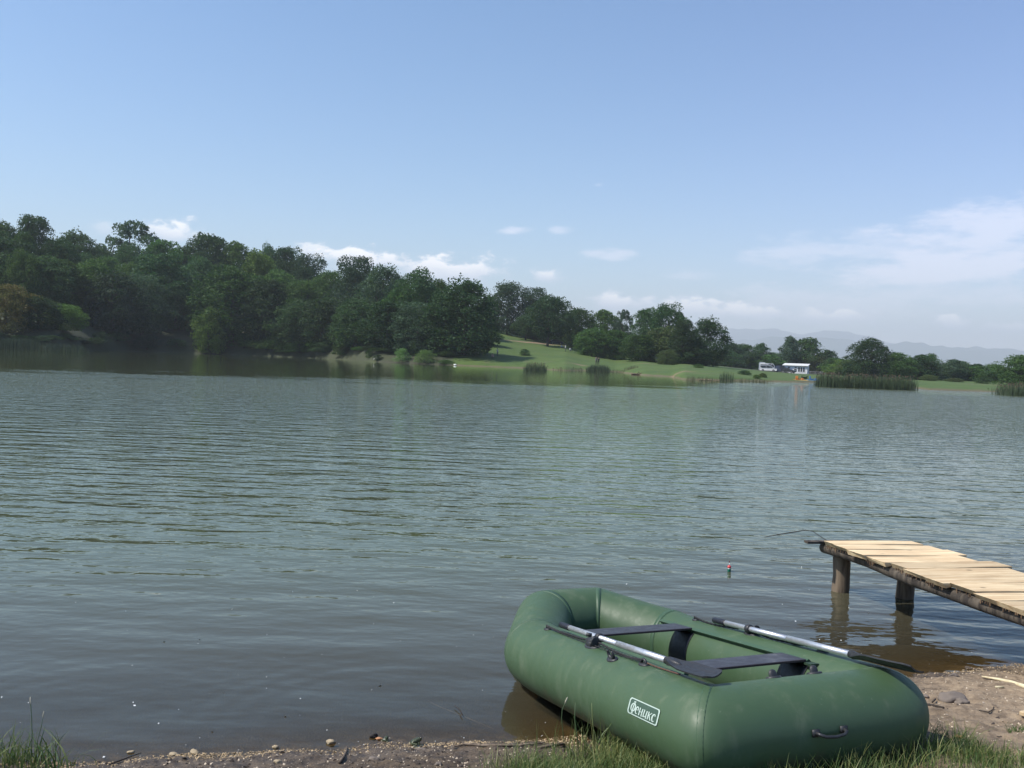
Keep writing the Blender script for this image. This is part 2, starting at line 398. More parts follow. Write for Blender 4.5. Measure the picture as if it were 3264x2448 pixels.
lit = np.where((GV[:, 1] > 60) & (sG > -3) & (colG < 1440), .85, 0) * np.clip((1480 - colG) / 60, 0, 1)  # left bank to the water line: dark floor colour doubles as painted shade
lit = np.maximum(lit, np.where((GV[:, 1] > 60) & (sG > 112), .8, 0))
for nm, arr in (('track', track), ('litter_shade', lit)):
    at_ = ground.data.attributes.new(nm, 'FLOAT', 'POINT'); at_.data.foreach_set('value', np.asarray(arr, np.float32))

# ------------------------------------------------------------------ water
def mkw(N):
    co = world_co(N); sp = N.new('ShaderNodeSeparateXYZ', i_0=co); x, y, z = sp.outputs
    r = N.new('ShaderNodeVectorMath', operation='LENGTH', i_0=co).outputs['Value']
    rw = N.m('ADD', r, N.m('MULTIPLY', N.m('SUBTRACT', N.noise(N.mapping(co, sc=(.07, .16, 1)), 1., 5., .65), .5), 46.))
    right = N.step(x, 5., 45., 0., 70.)
    calm = N.m('MULTIPLY', N.step(N.m('SUBTRACT', rw, right), 50., 72., 1., .04), N.step(r, 18., 48., 1., 3.2))         # wind shadow under the far wood
    near = N.step(r, 5., 11., .36, 1.2)
    amp = N.m('MULTIPLY', calm, near)
    c1 = N.mapping(co, rot=(0, 0, .07), sc=(.33, 1., 1.)); c2 = N.mapping(co, rot=(0, 0, -.14), sc=(.5, 1., 1.)); c3 = N.mapping(co, rot=(0, 0, .2), sc=(.6, 1., 1.))
    w1 = N.noise(c1, 2.6, 1.2, .4); w2 = N.noise(c2, 6.4, 1.5, .45); w3 = N.noise(c3, 15., 1., .5)
    h = N.m('ADD', N.m('MULTIPLY', w1, .034), N.m('MULTIPLY', w2, .014))
    h = N.m('ADD', h, N.m('MULTIPLY', w3, .004))
    h = N.m('MULTIPLY', h, amp)
    sw = N.noise(N.mapping(co, rot=(0, 0, -.05), sc=(.35, 1., 1.)), 1.6, 1., .4)
    h = N.m('ADD', h, N.m('MULTIPLY', N.m('MULTIPLY', sw, .026), N.step(r, 14., 50., 1., .05)))
    # two faint rings by the near bank
    for (cx, cy, k) in ((-.55, 4.7, 1.), (-2.1, 4.6, .8)):
        dr = N.m('SQRT', N.m('ADD', N.m('POWER', N.m('SUBTRACT', x, cx), 2.), N.m('POWER', N.m('SUBTRACT', y, cy), 2.)))
        h = N.m('ADD', h, N.m('MULTIPLY', N.m('MULTIPLY', N.m('SINE', N.m('MULTIPLY', dr, 38.)), N.m('MULTIPLY', N.step(dr, .5, .9), N.step(dr, 1.5, 1.0))), .0005 * k))
    B = N.new('ShaderNodeBump', i_Strength=1., i_Distance=1.); N.put(B.inputs['Height'], h)
    dep = N.new('ShaderNodeAttribute', attribute_name='depth').outputs['Fac']
    murk = N.new('ShaderNodeBsdfDiffuse'); N.put(murk.inputs[0], N.mix(N.step(dep, .1, .8), (.066, .060, .040, 1), (.078, .088, .047, 1)))
    tr = N.new('ShaderNodeBsdfTransparent', i_Color=(.95, .88, .68, 1))
    turb = N.m('SUBTRACT', 1., N.m('POWER', 2.718, N.m('MULTIPLY', dep, -9.)))
    body = N.new('ShaderNodeMixShader', i_Fac=turb); N.l.new(tr.outputs[0], body.inputs[1]); N.l.new(murk.outputs[0], body.inputs[2])
    gl = N.new('ShaderNodeBsdfGlossy', i_Color=(.95, 1, .93, 1), i_Roughness=.02); N.put(gl.inputs['Normal'], B)
    fr = N.new('ShaderNodeFresnel', i_IOR=1.41); N.put(fr.inputs['Normal'], B)
    mx = N.new('ShaderNodeMixShader', i_Fac=fr.outputs[0]); N.l.new(body.outputs[0], mx.inputs[1]); N.l.new(gl.outputs[0], mx.inputs[2])
    return mx.outputs[0]
W_MAT = mat('lake_water', mkw)
rw_ = np.concatenate([np.arange(3.0, 12, .12), 12 * 1.04 ** np.arange(0, 80)]); rw_ = rw_[rw_ < 262]
water = polar('water', rw_, np.arange(-88, 88.1, 1.) * math.pi / 180, lambda X, Y: X * 0, W_MAT); tag(water, kind='structure')
WV = np.empty(len(water.data.vertices) * 3, np.float32); water.data.vertices.foreach_get('co', WV); WV = WV.reshape(-1, 3)
dep = np.maximum(0, -terrain(WV[:, 0], WV[:, 1], False)); at_ = water.data.attributes.new('depth', 'FLOAT', 'POINT'); at_.data.foreach_set('value', dep.astype(np.float32))

# ------------------------------------------------------------------ far mountains and the air
def mountains():
    MT = plain('mountain_forest', (.07, .10, .085), .95, var=.3, scale=.0015)
    ridges = [(7600, [(2200, 1085), (2450, 1078), (2750, 1085), (2850, 1100), (2900, 1094), (3060, 1100), (3200, 1112), (3400, 1130), (3800, 1150)], 900),
              (10500, [(1500, 1075), (2250, 1062), (2330, 1052), (2470, 1047), (2560, 1062), (2640, 1050), (2740, 1070), (2900, 1110), (3300, 1150), (3800, 1170)], 1100)]
    objs = []
    for k, (Y, prof, dep_) in enumerate(ridges):
        xs = np.linspace(prof[0][0], prof[-1][0], 240); n = 14; V = []
        for x in xs:
            yy = np.interp(x, [p[0] for p in prof], [p[1] for p in prof]); top = atY(x, yy, Y)
            for j in range(n):
                t = j / (n - 1); f = math.sin(t * math.pi)
                f = f ** .8
                yd = Y + (t - .5) * 2 * dep_; z = top[2] * f * (1 + .0 * t)
                z += vnoise(np.array([top[0]]), np.array([yd]), .0035, 4)[0] * 60 * f + vnoise(np.array([top[0]]), np.array([yd]), .013, 5)[0] * 22 * f
                V.append((top[0] * yd / Y, yd, z - 2))
        a = np.arange(len(xs) - 1)[:, None] * n + np.arange(n - 1)[None]
        Fq = np.stack([a, a + n, a + n + 1, a + 1], -1).reshape(-1, 4)
        me = mesh_np('mountains', V, Fq); o = link('mountains', me, None, MT); me.shade_smooth(); tag(o, kind='structure')
mountains()
def mat_vol():
    M_ = bpy.data.materials.new('haze_air'); M_.use_nodes = True; N = NT(M_.node_tree); N.n.clear()
    out = N.new('ShaderNodeOutputMaterial'); V = N.new('ShaderNodeVolumePrincipled')
    V.inputs['Color'].default_value = (.88, .95, 1., 1); V.inputs['Density'].default_value = .00019; V.inputs['Anisotropy'].default_value = 0.
    N.l.new(V.outputs[0], out.inputs[1]); return M_
HZ = MB(); HZ.box((0, 5900, 299), (19000, 12200, 606)); haze = HZ.build('haze', mat_vol()); tag(haze, kind='stuff', label='thin pale summer haze over the lake')

# ------------------------------------------------------------------ trees
def rot_pts(n, rg): 
    v = rg.normal(size=(n, 3)); return v / np.linalg.norm(v, axis=1)[:, None]
def crown_mesh(seed, n, style):
    """unit crown (x, y within +-.5, z 0..1): leaf points on the shells of many billowing clumps that follow an envelope"""
    rg = np.random.default_rng(seed)
    ST = dict(round=(78, .135, lambda t: .5 * np.sin(np.pi * (.16 + .80 * t)) ** .55, 0., .22), tall=(70, .12, lambda t: .5 * np.sin(np.pi * (.14 + .80 * t)) ** .5 * (.86 + .14 * np.sin(t * 9 + seed)), .0, .2),
              loose=(46, .085, lambda t: .5 * np.sin(np.pi * (.12 + .80 * t)) ** .7, .22, .04), bush=(40, .17, lambda t: .5 * np.sin(np.pi * (.28 + .68 * t)) ** .6, 0., .15),
              low=(62, .14, lambda t: .5 * np.sin(np.pi * (.26 + .68 * t)) ** .6 * (.85 + .15 * np.sin(t * 11 + seed)), 0., .15), park=(58, .125, lambda t: .5 * np.sin(np.pi * (.10 + .84 * t)) ** .6, .24, .12))
    nc, cr, env, t0, fill = ST[style]
    lop = rg.uniform(-.16, .16, 4) * (2. if style in ('bush', 'low') else 1.)
    t = (np.arange(nc) + rg.uniform(0, 1, nc)) / nc; t = t0 + (1 - t0) * t; ang = np.arange(nc) * 2.39996 + rg.uniform(-.5, .5, nc)
    tt = (t - t0) / (1 - t0); Re = env(tt) * (1 + lop[0] * np.cos(ang + lop[1] * 9) + lop[2] * np.cos(2 * ang + lop[3] * 20))
    rad = Re * rg.choice([1, .95, .82, .6, .35], nc, p=[.35, .25, .2, .12, .08]) - cr * .55
    C = np.stack([np.cos(ang) * rad, np.sin(ang) * rad, t * .94 + rg.uniform(-.03, .03, nc)], -1)
    cs = cr * rg.uniform(.55, 1.3, nc); idx = rg.integers(0, nc, n)
    d = rot_pts(n, rg); d[:, 2] = np.where(d[:, 2] < -.3, -d[:, 2] * rg.choice([1, -1], n, p=[.65, .35]), d[:, 2])
    sub = vnoise(d[:, 0] + idx, d[:, 1] * 1. + idx * 3, 3.1, 5) * .5 + vnoise(d[:, 2] + idx, d[:, 0], 6.3, 8) * .3
    P = C[idx] + d * (cs[idx] * (rg.uniform(.72, 1.05, n) + sub))[:, None] * np.array([1, 1, .8])
    m_ = int(n * fill); t2 = rg.uniform(0, .96, m_); a2 = rg.uniform(0, 6.28, m_); r2 = env(t2) * np.sqrt(rg.uniform(0, .62, m_))
    P = np.concatenate([P, np.stack([np.cos(a2) * r2, np.sin(a2) * r2, t0 + (1 - t0) * t2], -1)])
    return P[P[:, 2] > max(0, t0 * .6)]
def leaf_quads(P, size, rg, up=.35):
    n = len(P); nr = rot_pts(n, rg); nr[:, 2] = nr[:, 2] + up; nr /= np.linalg.norm(nr, axis=1)[:, None]
    a = np.cross(nr, rot_pts(n, rg)); a /= np.linalg.norm(a, axis=1)[:, None]; b = np.cross(nr, a)
    s = size * rg.uniform(.55, 1.25, n)[:, None]; k = rg.uniform(.45, .9, n)[:, None]
    V = np.stack([P - a * s * .5, P - b * s * .5 * k, P + a * s * .5, P + b * s * .5 * k + nr * s * .12], 1).reshape(-1, 3)
    return V, np.arange(4 * n).reshape(-1, 4)
PROTO = {}
def proto(kind, seed, H, Wd, n, leaf, style):
    rg = np.random.default_rng(seed); P = crown_mesh(seed, n, style)
    P[:, 2] *= H / max(P[:, 2].max(), .01); ext = np.percentile(np.abs(P[:, :2]), 98.5); P[:, :2] *= Wd / 2 / ext
    V, Fq = leaf_quads(P, leaf, rg)
    cme = mesh_np('crown', V, Fq); cme.materials.append(LEAF[kind])
    # trunk and limbs
    T = MB(); r0 = .022 * H + .05
    bend = rg.uniform(-.03, .03, 2) * H
    T.tube([(0, 0, -.6), (0, 0, .2), (bend[0] * .3, bend[1] * .3, H * .25), (bend[0], bend[1], H * .5), (bend[0] * .6, bend[1], H * .86)], [r0 * 1.35, r0 * 1.05, r0 * .85, r0 * .55, r0 * .1], 8)
    for k in range(9 if style != 'bush' else 6):
        h0 = H * rg.uniform(.22 if style != 'bush' else .02, .6); a = k * 2.4 + rg.uniform(-.4, .4); ln = Wd * rg.uniform(.24, .38); rise = rg.uniform(.3, .8) * ln
        b0 = np.array([bend[0] * h0 / H * 1.4, bend[1] * h0 / H * 1.4, h0])
        p1 = b0 + np.array([math.cos(a) * ln * .5, math.sin(a) * ln * .5, rise * .6]); p2 = b0 + np.array([math.cos(a + .2) * ln, math.sin(a + .2) * ln, rise])
        T.tube([b0, p1, p2], [r0 * .42, r0 * .25, r0 * .07], 6)
        p3 = p1 + np.array([math.cos(a - .8) * ln * .4, math.sin(a - .8) * ln * .4, rise * .5]); T.tube([p1, p3], [r0 * .2, r0 * .05], 5)
    me = bpy.data.meshes.new('trunk'); me.from_pydata(T.v, [], T.f); me.materials.append(BARK); me.shade_smooth()
    return (me, cme, H, Wd)
KINDS = dict(
    oak=[proto('oak', 11, 20, 15, 15580, 0.53, 'round'), proto('oak', 12, 20, 15, 15580, 0.53, 'tall'), proto('oak', 13, 20, 15, 15580, 0.52, 'round'), proto('oak', 29, 20, 14, 15580, 0.52, 'tall')],
    ash=[proto('ash', 14, 18, 14, 15200, 0.48, 'round'), proto('ash', 15, 18, 13, 15200, 0.48, 'tall'), proto('ash', 30, 18, 13, 15200, 0.48, 'round')],
    pale=[proto('pale', 16, 16, 12, 13300, 0.43, 'round'), proto('pale', 17, 14, 10, 9500, 0.43, 'tall')],
    grey=[proto('grey', 18, 19, 14, 13300, 0.47, 'tall'), proto('grey', 19, 19, 14, 14250, 0.50, 'round')],
    loose=[proto('grey', 20, 18, 13, 11780, 0.43, 'loose')],
    park=[proto('oak', 21, 13, 13, 11400, 0.43, 'park'), proto('oak', 22, 18, 15, 15200, 0.47, 'park')],
    rust=[proto('rust', 23, 10, 11, 13300, 0.31, 'bush')],
    olive=[proto('olive', 24, 12, 14, 12350, 0.39, 'round'), proto('olive', 25, 6, 8, 8550, 0.26, 'round')],
    low=[proto('oak', 31, 9, 10, 12350, 0.31, 'low'), proto('ash', 32, 9, 10, 12350, 0.31, 'low'), proto('grey', 33, 9, 10, 12350, 0.31, 'low'), proto('ash', 34, 9, 9, 11400, 0.31, 'low')],
    bush=[proto('ash', 26, 3, 4, 3040, 0.19, 'bush'), proto('oak', 27, 3, 4, 3040, 0.19, 'bush')],
    willow=[proto('willow', 28, 3.2, 4.5, 4940, 0.15, 'bush')],
)
ntree = [0]
def tree(x, ytop, hw, s, kind='oak', label=None, name='tree', cat='tree', group=None, ybase=None, sink=0.):
    """x, ytop, half width in photo pixels; s = metres behind the water's edge"""
    Y = float(lerp(SHORE, x)) + s
    p = atY(x, ytop, Y); z0 = gz(p[0], Y) - sink; H = max(1., p[2] - z0); Wd = 2 * hw / F * Y
    vs = KINDS[kind]; ntree[0] += 1; me, cme, H0, W0 = vs[ntree[0] % len(vs)]
    o = empty(name, (p[0], Y, z0), random.uniform(0, 6.28), label, cat, group)
    sc = Wd / W0 * 1.06; o.scale = (sc, sc, H / H0)
    t = bpy.data.objects.new('trunk', me); COL.objects.link(t); t.parent = o
    c = bpy.data.objects.new('crown', cme); COL.objects.link(c); c.parent = o
    return o
K = 3264 / 2212
GW = 'trees of the wood on the left slope'; GR = 'trees along the right-hand shore'
# (x, ytop, half width in the 2212-px view, metres behind the shore, kind, label)
LEFT = [
 (-30, 470, 60, 95, 'oak', 'dark tree cut by the left edge, on the skyline of the wood'),
 (6, 470, 42, 80, 'ash', 'green skyline tree at the far left edge, left of two dark domes'),
 (72, 462, 40, 85, 'oak', 'dark domed tree on the skyline, leftmost of two dark domes'),
 (160, 489, 48, 80, 'oak', 'dark domed tree on the skyline between the left dome and the airy oak'),
 (284, 475, 58, 70, 'loose', 'airy tall oak with sky showing through, highest on the left skyline'),
 (215, 530, 40, 85, 'ash', 'low green tree in the skyline dip left of the airy oak'),
 (350, 516, 52, 60, 'ash', 'rounded green tree just right of the airy oak'),
 (395, 532, 42, 75, 'oak', 'dark tree on the skyline below the small left cloud'),
 (452, 500, 58, 60, 'oak', 'broad dark-topped tree on the skyline right of the small cloud'),
 (510, 520, 45, 55, 'ash', 'mid-green tree right of the broad dark-topped tree'),
 (560, 536, 48, 40, 'pale', 'pale yellow-green tree leaning over the wood left of the long cloud'),
 (578, 518, 24, 75, 'oak', 'small dark treetop poking above the pale yellow-green tree'),
 (618, 528, 42, 70, 'oak', 'dark rounded treetop at the left end of the long cloud'),
 (668, 548, 42, 65, 'grey', 'grey-green treetop in front of the left end of the long cloud'),
 (712, 580, 40, 50, 'ash', 'bright green tree in the dip left of the twin-headed tree'),
 (770, 549, 48, 30, 'grey', 'tall grey-green twin-headed tree under the long cloud'),
 (830, 566, 45, 30, 'grey', 'dark rounded tree right of the twin-headed tree'),
 (905, 574, 46, 22, 'oak', 'pointed dark tree in the middle of the long cloud'),
 (950, 602, 35, 30, 'ash', 'small green tree between the pointed tree and the big end tree'),
 (1008, 592, 66, 12, 'oak', 'big spreading tree at the right end of the wood, low over the meadow'),
 (1100, 604, 42, 92, 'grey', 'dark tree at the top of the meadow, left of the open slope'),
 (1060, 640, 30, 95, 'ash', 'small green tree squeezed behind the big end tree'),
 # middle rows
 (20, 515, 65, 45, 'oak', 'big dark tree at the left edge above the rusty tree'),
 (95, 545, 50, 35, 'oak', 'dark shaded tree between the rusty tree and the two domes'),
 (140, 560, 45, 28, 'ash', 'light green tree above the reeds, right of the rusty tree'),
 (200, 555, 52, 25, 'ash', 'green tree below the second dark dome'),
 (345, 545, 62, 22, 'oak', 'massive dark tree above the sunlit grass strip'),
 (430, 545, 45, 32, 'oak', 'dark tree between the massive tree and the green front tree'),
 (600, 575, 50, 25, 'ash', 'green tree below the pale yellow-green tree'),
 (650, 600, 48, 22, 'ash', 'dark green tree below the left end of the long cloud'),
 (865, 620, 45, 18, 'ash', 'green-tinted tree between the twin-headed tree and the big end tree'),
 # front row on the bank
 (16, 612, 58, 6, 'rust', 'rusty orange-brown tree on the bank at the left edge'),
 (85, 640, 42, 9, 'oak', 'black-green shaded tree right beside the rusty tree'),
 (135, 655, 38, 9, 'pale', 'light green low tree on the bank behind the left reeds'),
 (245, 580, 58, 7, 'grey', 'grey-leaved tree hanging low over the sunlit grass strip'),
 (310, 590, 45, 9, 'grey', 'grey-green tree left of the bright lit bush'),
 (380, 620, 40, 16, 'oak', 'dark tree standing over the shaded bank'),
 (505, 568, 72, 7, 'ash', 'green broad tree on the bank right of the bright lit bush'),
 (580, 600, 50, 6, 'oak', 'dark tree right of the green broad front tree'),
 (640, 640, 50, 5, 'oak', 'nearly black tree low over the water in the middle of the wood'),
 (700, 640, 50, 6, 'oak', 'dark leaning tree left of the yellow-green sapling'),
 (770, 640, 52, 10, 'oak', 'dark tree behind the yellow-green sapling'),
 (840, 650, 52, 9, 'oak', 'dark tree behind the pale willow bushes'),
 (905, 650, 50, 10, 'grey', 'grey-flecked tree behind the small dark fir-like bush'),
 (960, 660, 46, 14, 'oak', 'dark lower tree left below the big end tree'),
]
for (x, yt, hw, s, kd, lb) in LEFT: tree(x * K, yt * K, hw * K * 1.12, s, kd, lb, name='oak_tree' if kd in ('oak', 'park', 'loose') else 'broadleaf_tree', group=GW)
# trees deep in the wood that only show through gaps: nothing tells them apart
sk = sorted([(a[0], a[1]) for a in LEFT[:22]])
for i, x in enumerate(np.arange(-60, 1050, 42)):
    yt = np.interp(x, [a[0] for a in sk], [a[1] for a in sk])
    for (dy, s) in ((24, 55), (70, 34)):
        tree((x + random.uniform(-12, 12)) * K, (yt + dy + random.uniform(0, 18)) * K, 38 * K, s + random.uniform(-5, 5), random.choice(['oak', 'ash', 'oak']), 'dark leafy tree deep inside the left wood', name='broadleaf_tree', group='trees deep inside the wood')
RIGHT = [
 (1155, 618, 38, 96, 'grey', 'tall dark tree behind the lone shade tree on the meadow'),
 (1195, 640, 34, 98, 'oak', 'dark treetop right behind the lone shade tree'),
 (1252, 662, 36, 82, 'ash', 'light green tree right of the lone shade tree'),
 (1305, 668, 42, 80, 'ash', 'green rounded tree in the middle of the meadow-top row'),
 (1348, 668, 24, 80, 'loose', 'thin airy tree with sky showing through above the meadow-top row'),
 (1398, 662, 36, 75, 'oak', 'left head of the tall pair behind the dome bush'),
 (1442, 650, 46, 76, 'oak', 'tallest pointed tree of the meadow-top row'),
 (1478, 690, 28, 85, 'oak', 'small dark tree right of the tallest pointed tree'),
 (1530, 680, 42, 90, 'oak', 'dark egg-shaped tree at the right end of the meadow-top row'),
 (1330, 712, 42, 50, 'ash', 'broad green tree left below the tall pair'),
 (1280, 705, 40, 52, 'ash', 'green tree low behind the shade tree\'s right side'),
 (1385, 720, 38, 62, 'ash', 'green tree directly below the left head of the tall pair'),
 (1440, 702, 58, 72, 'olive', 'olive-green tree below the tallest pointed tree'),
 (1500, 730, 40, 85, 'oak', 'dark tree between the olive tree and the egg-shaped tree'),
 (1580, 738, 32, 155, 'low', 'dark tree right of the egg-shaped tree'),
 (1610, 742, 34, 160, 'low', 'mid-green tree left above the white van'),
 (1645, 740, 24, 170, 'low', 'small round treetop above the white van'),
 (1670, 760, 24, 170, 'low', 'low dark treetop above the dark blue van'),
 (1708, 724, 30, 158, 'low', 'left head of the big tree behind the white cabin'),
 (1744, 728, 44, 158, 'low', 'big dark tree behind the white cabin'),
 (1790, 755, 28, 155, 'low', 'green tree right of the big cabin tree'),
 (1832, 775, 50, 120, 'pale', 'light green broad bush-like tree left of the tall airy oak'),
 (1882, 727, 46, 88, 'oak', 'tall airy dark oak above the long reed bed'),
 (1938, 760, 38, 88, 'low', 'dark rounded tree right of the tall airy oak'),
 (1995, 765, 40, 95, 'low', 'rounded green tree left of centre between the airy oak and the right edge'),
 (2012, 762, 22, 110, 'low', 'small dark head behind the rounded green tree'),
 (2062, 775, 40, 98, 'low', 'dark tree in the middle of the right-hand row'),
 (2105, 790, 34, 98, 'low', 'green tree with a thin pointed top near the right end'),
 (2150, 800, 36, 92, 'low', 'low green tree left of the tree cut by the right edge'),
 (2208, 765, 55, 70, 'low', 'big dark tree cut by the right edge of the photo'),
 (2260, 775, 50, 75, 'low', 'dark tree behind the one cut by the right edge'),
]
for (x, yt, hw, s, kd, lb) in RIGHT: tree(x * K, yt * K, hw * K, s, kd, lb, name='oak_tree' if kd in ('oak', 'park', 'loose') else 'broadleaf_tree', group=GR)
for i, x in enumerate(np.arange(1120, 2260, 34)):
    yt = np.interp(x, [1120, 1250, 1400, 1560, 1640, 1740, 1850, 2000, 2200], [690, 712, 722, 754, 758, 758, 776, 778, 790])
    sb = np.interp(x, [1100, 1500, 1580, 1760, 1850, 2200], [104, 108, 165, 155, 112, 100])
    tree((x + random.uniform(-8, 8)) * K, (yt + random.uniform(-6, 8)) * K, random.uniform(28, 40) * K, sb + random.uniform(-4, 8), random.choice(['low', 'low', 'low', 'olive']), 'low leafy tree filling the row behind the far shore', name='broadleaf_tree', group='low trees filling the far row')
# lone trees, saplings and bushes
for i, x in enumerate(np.arange(-40, 1440, 34)):
    x = x + random.uniform(-12, 12); sh = 1.2 + random.uniform(0, 2.2) + (5. if x > 1100 else 0)
    if 380 < x < 640 and i % 3: continue
    Y = float(lerp(SHORE, x)) + sh; hgt = random.uniform(2.6, 5.5) * (.5 if x < 300 or x > 1150 else 1)
    yb = CY - (CY - 1140) + .0375 * (x - CX) + (CAMH - .4) / Y * F
    tree(x, yb - hgt / Y * F, random.uniform(26, 44), sh, 'low' if i % 2 or x > 1000 else 'bush', 'dark shrub leaning over the water from the shaded left bank', name='shrub', cat='shrub', group='shrubs along the shaded bank')
def base_tree(x, ybase, ytop, hw, kind, label, name='tree', cat='tree', group=None, ymax=500):
    P = hit(x, ybase, ymax=ymax); Y = P[1]; p = atY(x, ytop, Y); z0 = P[2]; H = p[2] - z0; Wd = 2 * hw / F * Y
    vs = KINDS[kind]; ntree[0] += 1; me, cme, H0, W0 = vs[ntree[0] % len(vs)]
    o = empty(name, (P[0], Y, z0 - .1), random.uniform(0, 6.28), label, cat, group); sc = Wd / W0 * 1.05; o.scale = (sc, sc, H / H0)
    for nm, mm in (('trunk', me), ('crown', cme)):
        t = bpy.data.objects.new(nm, mm); COL.objects.link(t); t.parent = o
    return o
base_tree(1745, 1104, 935, 78, 'park', 'lone shade tree on the meadow with a picnic under it', 'oak_tree')
base_tree(1675, 1084, 1000, 44, 'park', 'small round tree left of the lone shade tree', 'oak_tree')
base_tree(1808, 1103, 985, 40, 'park', 'tree just right of the lone shade tree', 'oak_tree')
base_tree(2125, 1162, 1110, 34, 'olive', 'low dome-shaped tree at the foot of the meadow', 'bush_tree')
BUSH = [
 (450 * K, 762 * K, 660 * K, 34 * K, 'pale', 'bright sunlit sapling hanging over the shaded bank', 'sapling'),
 (748 * K, 745 * K, 690 * K, 30 * K, 'pale', 'yellow-green sapling lit in front of the dark wood', 'sapling'),
 (1282, 1152, 1107, 26, 'willow', 'left of the two pale willow bushes by the water', 'willow_bush'),
 (1352, 1155, 1112, 34, 'willow', 'right of the two pale willow bushes by the water', 'willow_bush'),
 (1320, 1132, 1090, 15, 'bush', 'small dark bush standing between the two willow bushes', 'bush'),
 (1205, 1148, 1128, 14, 'bush', 'small green bush on the little sandy point', 'bush'),
 (1178, 1140, 1112, 16, 'bush', 'dim bush left of the sandy point', 'bush'),
 (1673, 1133, 1110, 20, 'bush', 'single round bush in the middle of the open meadow', 'bush'),
 (1420, 1158, 1145, 30, 'bush', 'low green clump on the grassy tip right of the willows', 'bush'),
 (2432, 1203, 1186, 13, 'olive', 'brownish bush in front of the white van', 'bush'),
 (2412, 1207, 1192, 16, 'bush', 'low green bush left below the white van', 'bush'),
 (2372, 1194, 1178, 26, 'bush', 'wide low bush left of the white van', 'bush'),
 (1878, 1122, 1108, 12, 'bush', 'little pale bush on the upper edge of the meadow', 'bush'),
 (1898, 1124, 1112, 10, 'bush', 'tiny bush beside the pale one on the meadow edge', 'bush'),
 (1925, 1128, 1117, 10, 'bush', 'low weed clump on the meadow edge left of centre', 'bush'),
 (2640, 1190, 1150, 26, 'pale', 'green bush right behind the rail fence', 'bush'),
 (2960, 1213, 1192, 26, 'olive', 'brownish low bush behind the bare shore on the right', 'bush'),
 (3040, 1217, 1203, 28, 'olive', 'flat brown-green bush right of the brownish low bush', 'bush'),
 (2890, 1208, 1188, 30, 'bush', 'light bush at the right end of the long reed bed', 'bush'),
 (3130, 1222, 1200, 26, 'bush', 'green bush near the right end of the bare shore', 'bush'),
 (2225, 1172, 1158, 22, 'bush', 'low bush at the foot of the egg-shaped tree', 'bush'),
]
for (x, yb, yt, hw, kd, lb, nm) in BUSH: base_tree(x, yb, yt, hw, kd, lb, nm, 'bush')

# ------------------------------------------------------------------ reeds
def reed_bed(x0, x1, ybase, ytop, dpt, label, plume=True, dens=26., taper=.22):
    """upright stems between two photo columns, standing at the water line"""
    pa = at(x0, ybase, 0.); pb = at(x1, ybase + .0375 * (x1 - x0), 0.); ab = pb - pa; L = np.linalg.norm(ab[:2]); nrm = np.array([-ab[1], ab[0]]) / L
    if nrm[1] < 0: nrm = -nrm
    Hh = (at((x0 + x1) / 2, ybase, 0)[1]) * (ybase - ytop) / F
    n = int(L * dpt * dens * 2.6); rg = np.random.default_rng(abs(int(x0))); t = rg.uniform(0, 1, n); u = rg.uniform(0, 1, n)
    edge = np.minimum(1, np.minimum(t, 1 - t) / taper + .45 + rg.uniform(-.1, .1, n)); base = np.stack([pa[0] + ab[0] * t + nrm[0] * u * dpt, pa[1] + ab[1] * t + nrm[1] * u * dpt], -1)
    base += rg.normal(0, .12, base.shape)
    z0 = np.minimum(np.maximum(terrain(base[:, 0], base[:, 1]), -.5), 1.); h = Hh * edge * rg.uniform(.66, 1.1, n) - np.minimum(z0, 0) * 0
    lean = rg.normal(0, .09, (n, 2)) * Hh
    a = rg.uniform(0, 6.28, n); w = rg.uniform(.008, .020, n); dx = np.cos(a) * w; dy = np.sin(a) * w
    b3 = np.column_stack([base, z0]); h = h + np.maximum(z0, 0); top = np.column_stack([base + lean, h]); mid = np.column_stack([base + lean * .35, z0 * .4 + h * .55])
    dv = np.column_stack([dx, dy, dx * 0])
    V = np.stack([b3 - dv, b3 + dv, mid + dv, mid - dv, top + dv * .25, top - dv * .25], 1).reshape(-1, 3)
    k = np.arange(n)[:, None] * 6; Fq = np.concatenate([k + np.array([[0, 1, 2, 3]]), k + np.array([[3, 2, 4, 5]])])
    c = base.mean(0); V = V - np.array([c[0], c[1], 0])
    o = link('reed_bed', mesh_np('reed_bed', V, Fq), None, REED if dens >= 14 else DRYREED); o.location = (c[0], c[1], 0); tag(o, label, 'reed bed')
    if plume:
        sel = rg.random(n) < .14; tp_ = top[sel]; m_ = len(tp_); s = rg.uniform(.05, .10, m_)[:, None]; dz = np.array([[0, 0, 1.]]) * s * 2.2
        d2 = np.column_stack([np.cos(a[sel]), np.sin(a[sel]), 0 * a[sel]]) * s * .6
        V2 = np.stack([tp_ - dz * .4, tp_ + d2 + dz * .2, tp_ + dz, tp_ - d2 + dz * .2], 1).reshape(-1, 3) - np.array([c[0], c[1], 0])
        link('plumes', mesh_np('plumes', V2, np.arange(4 * m_).reshape(-1, 4)), o, PLUME)
    return o
RG_ = 'reed beds along the far shore'
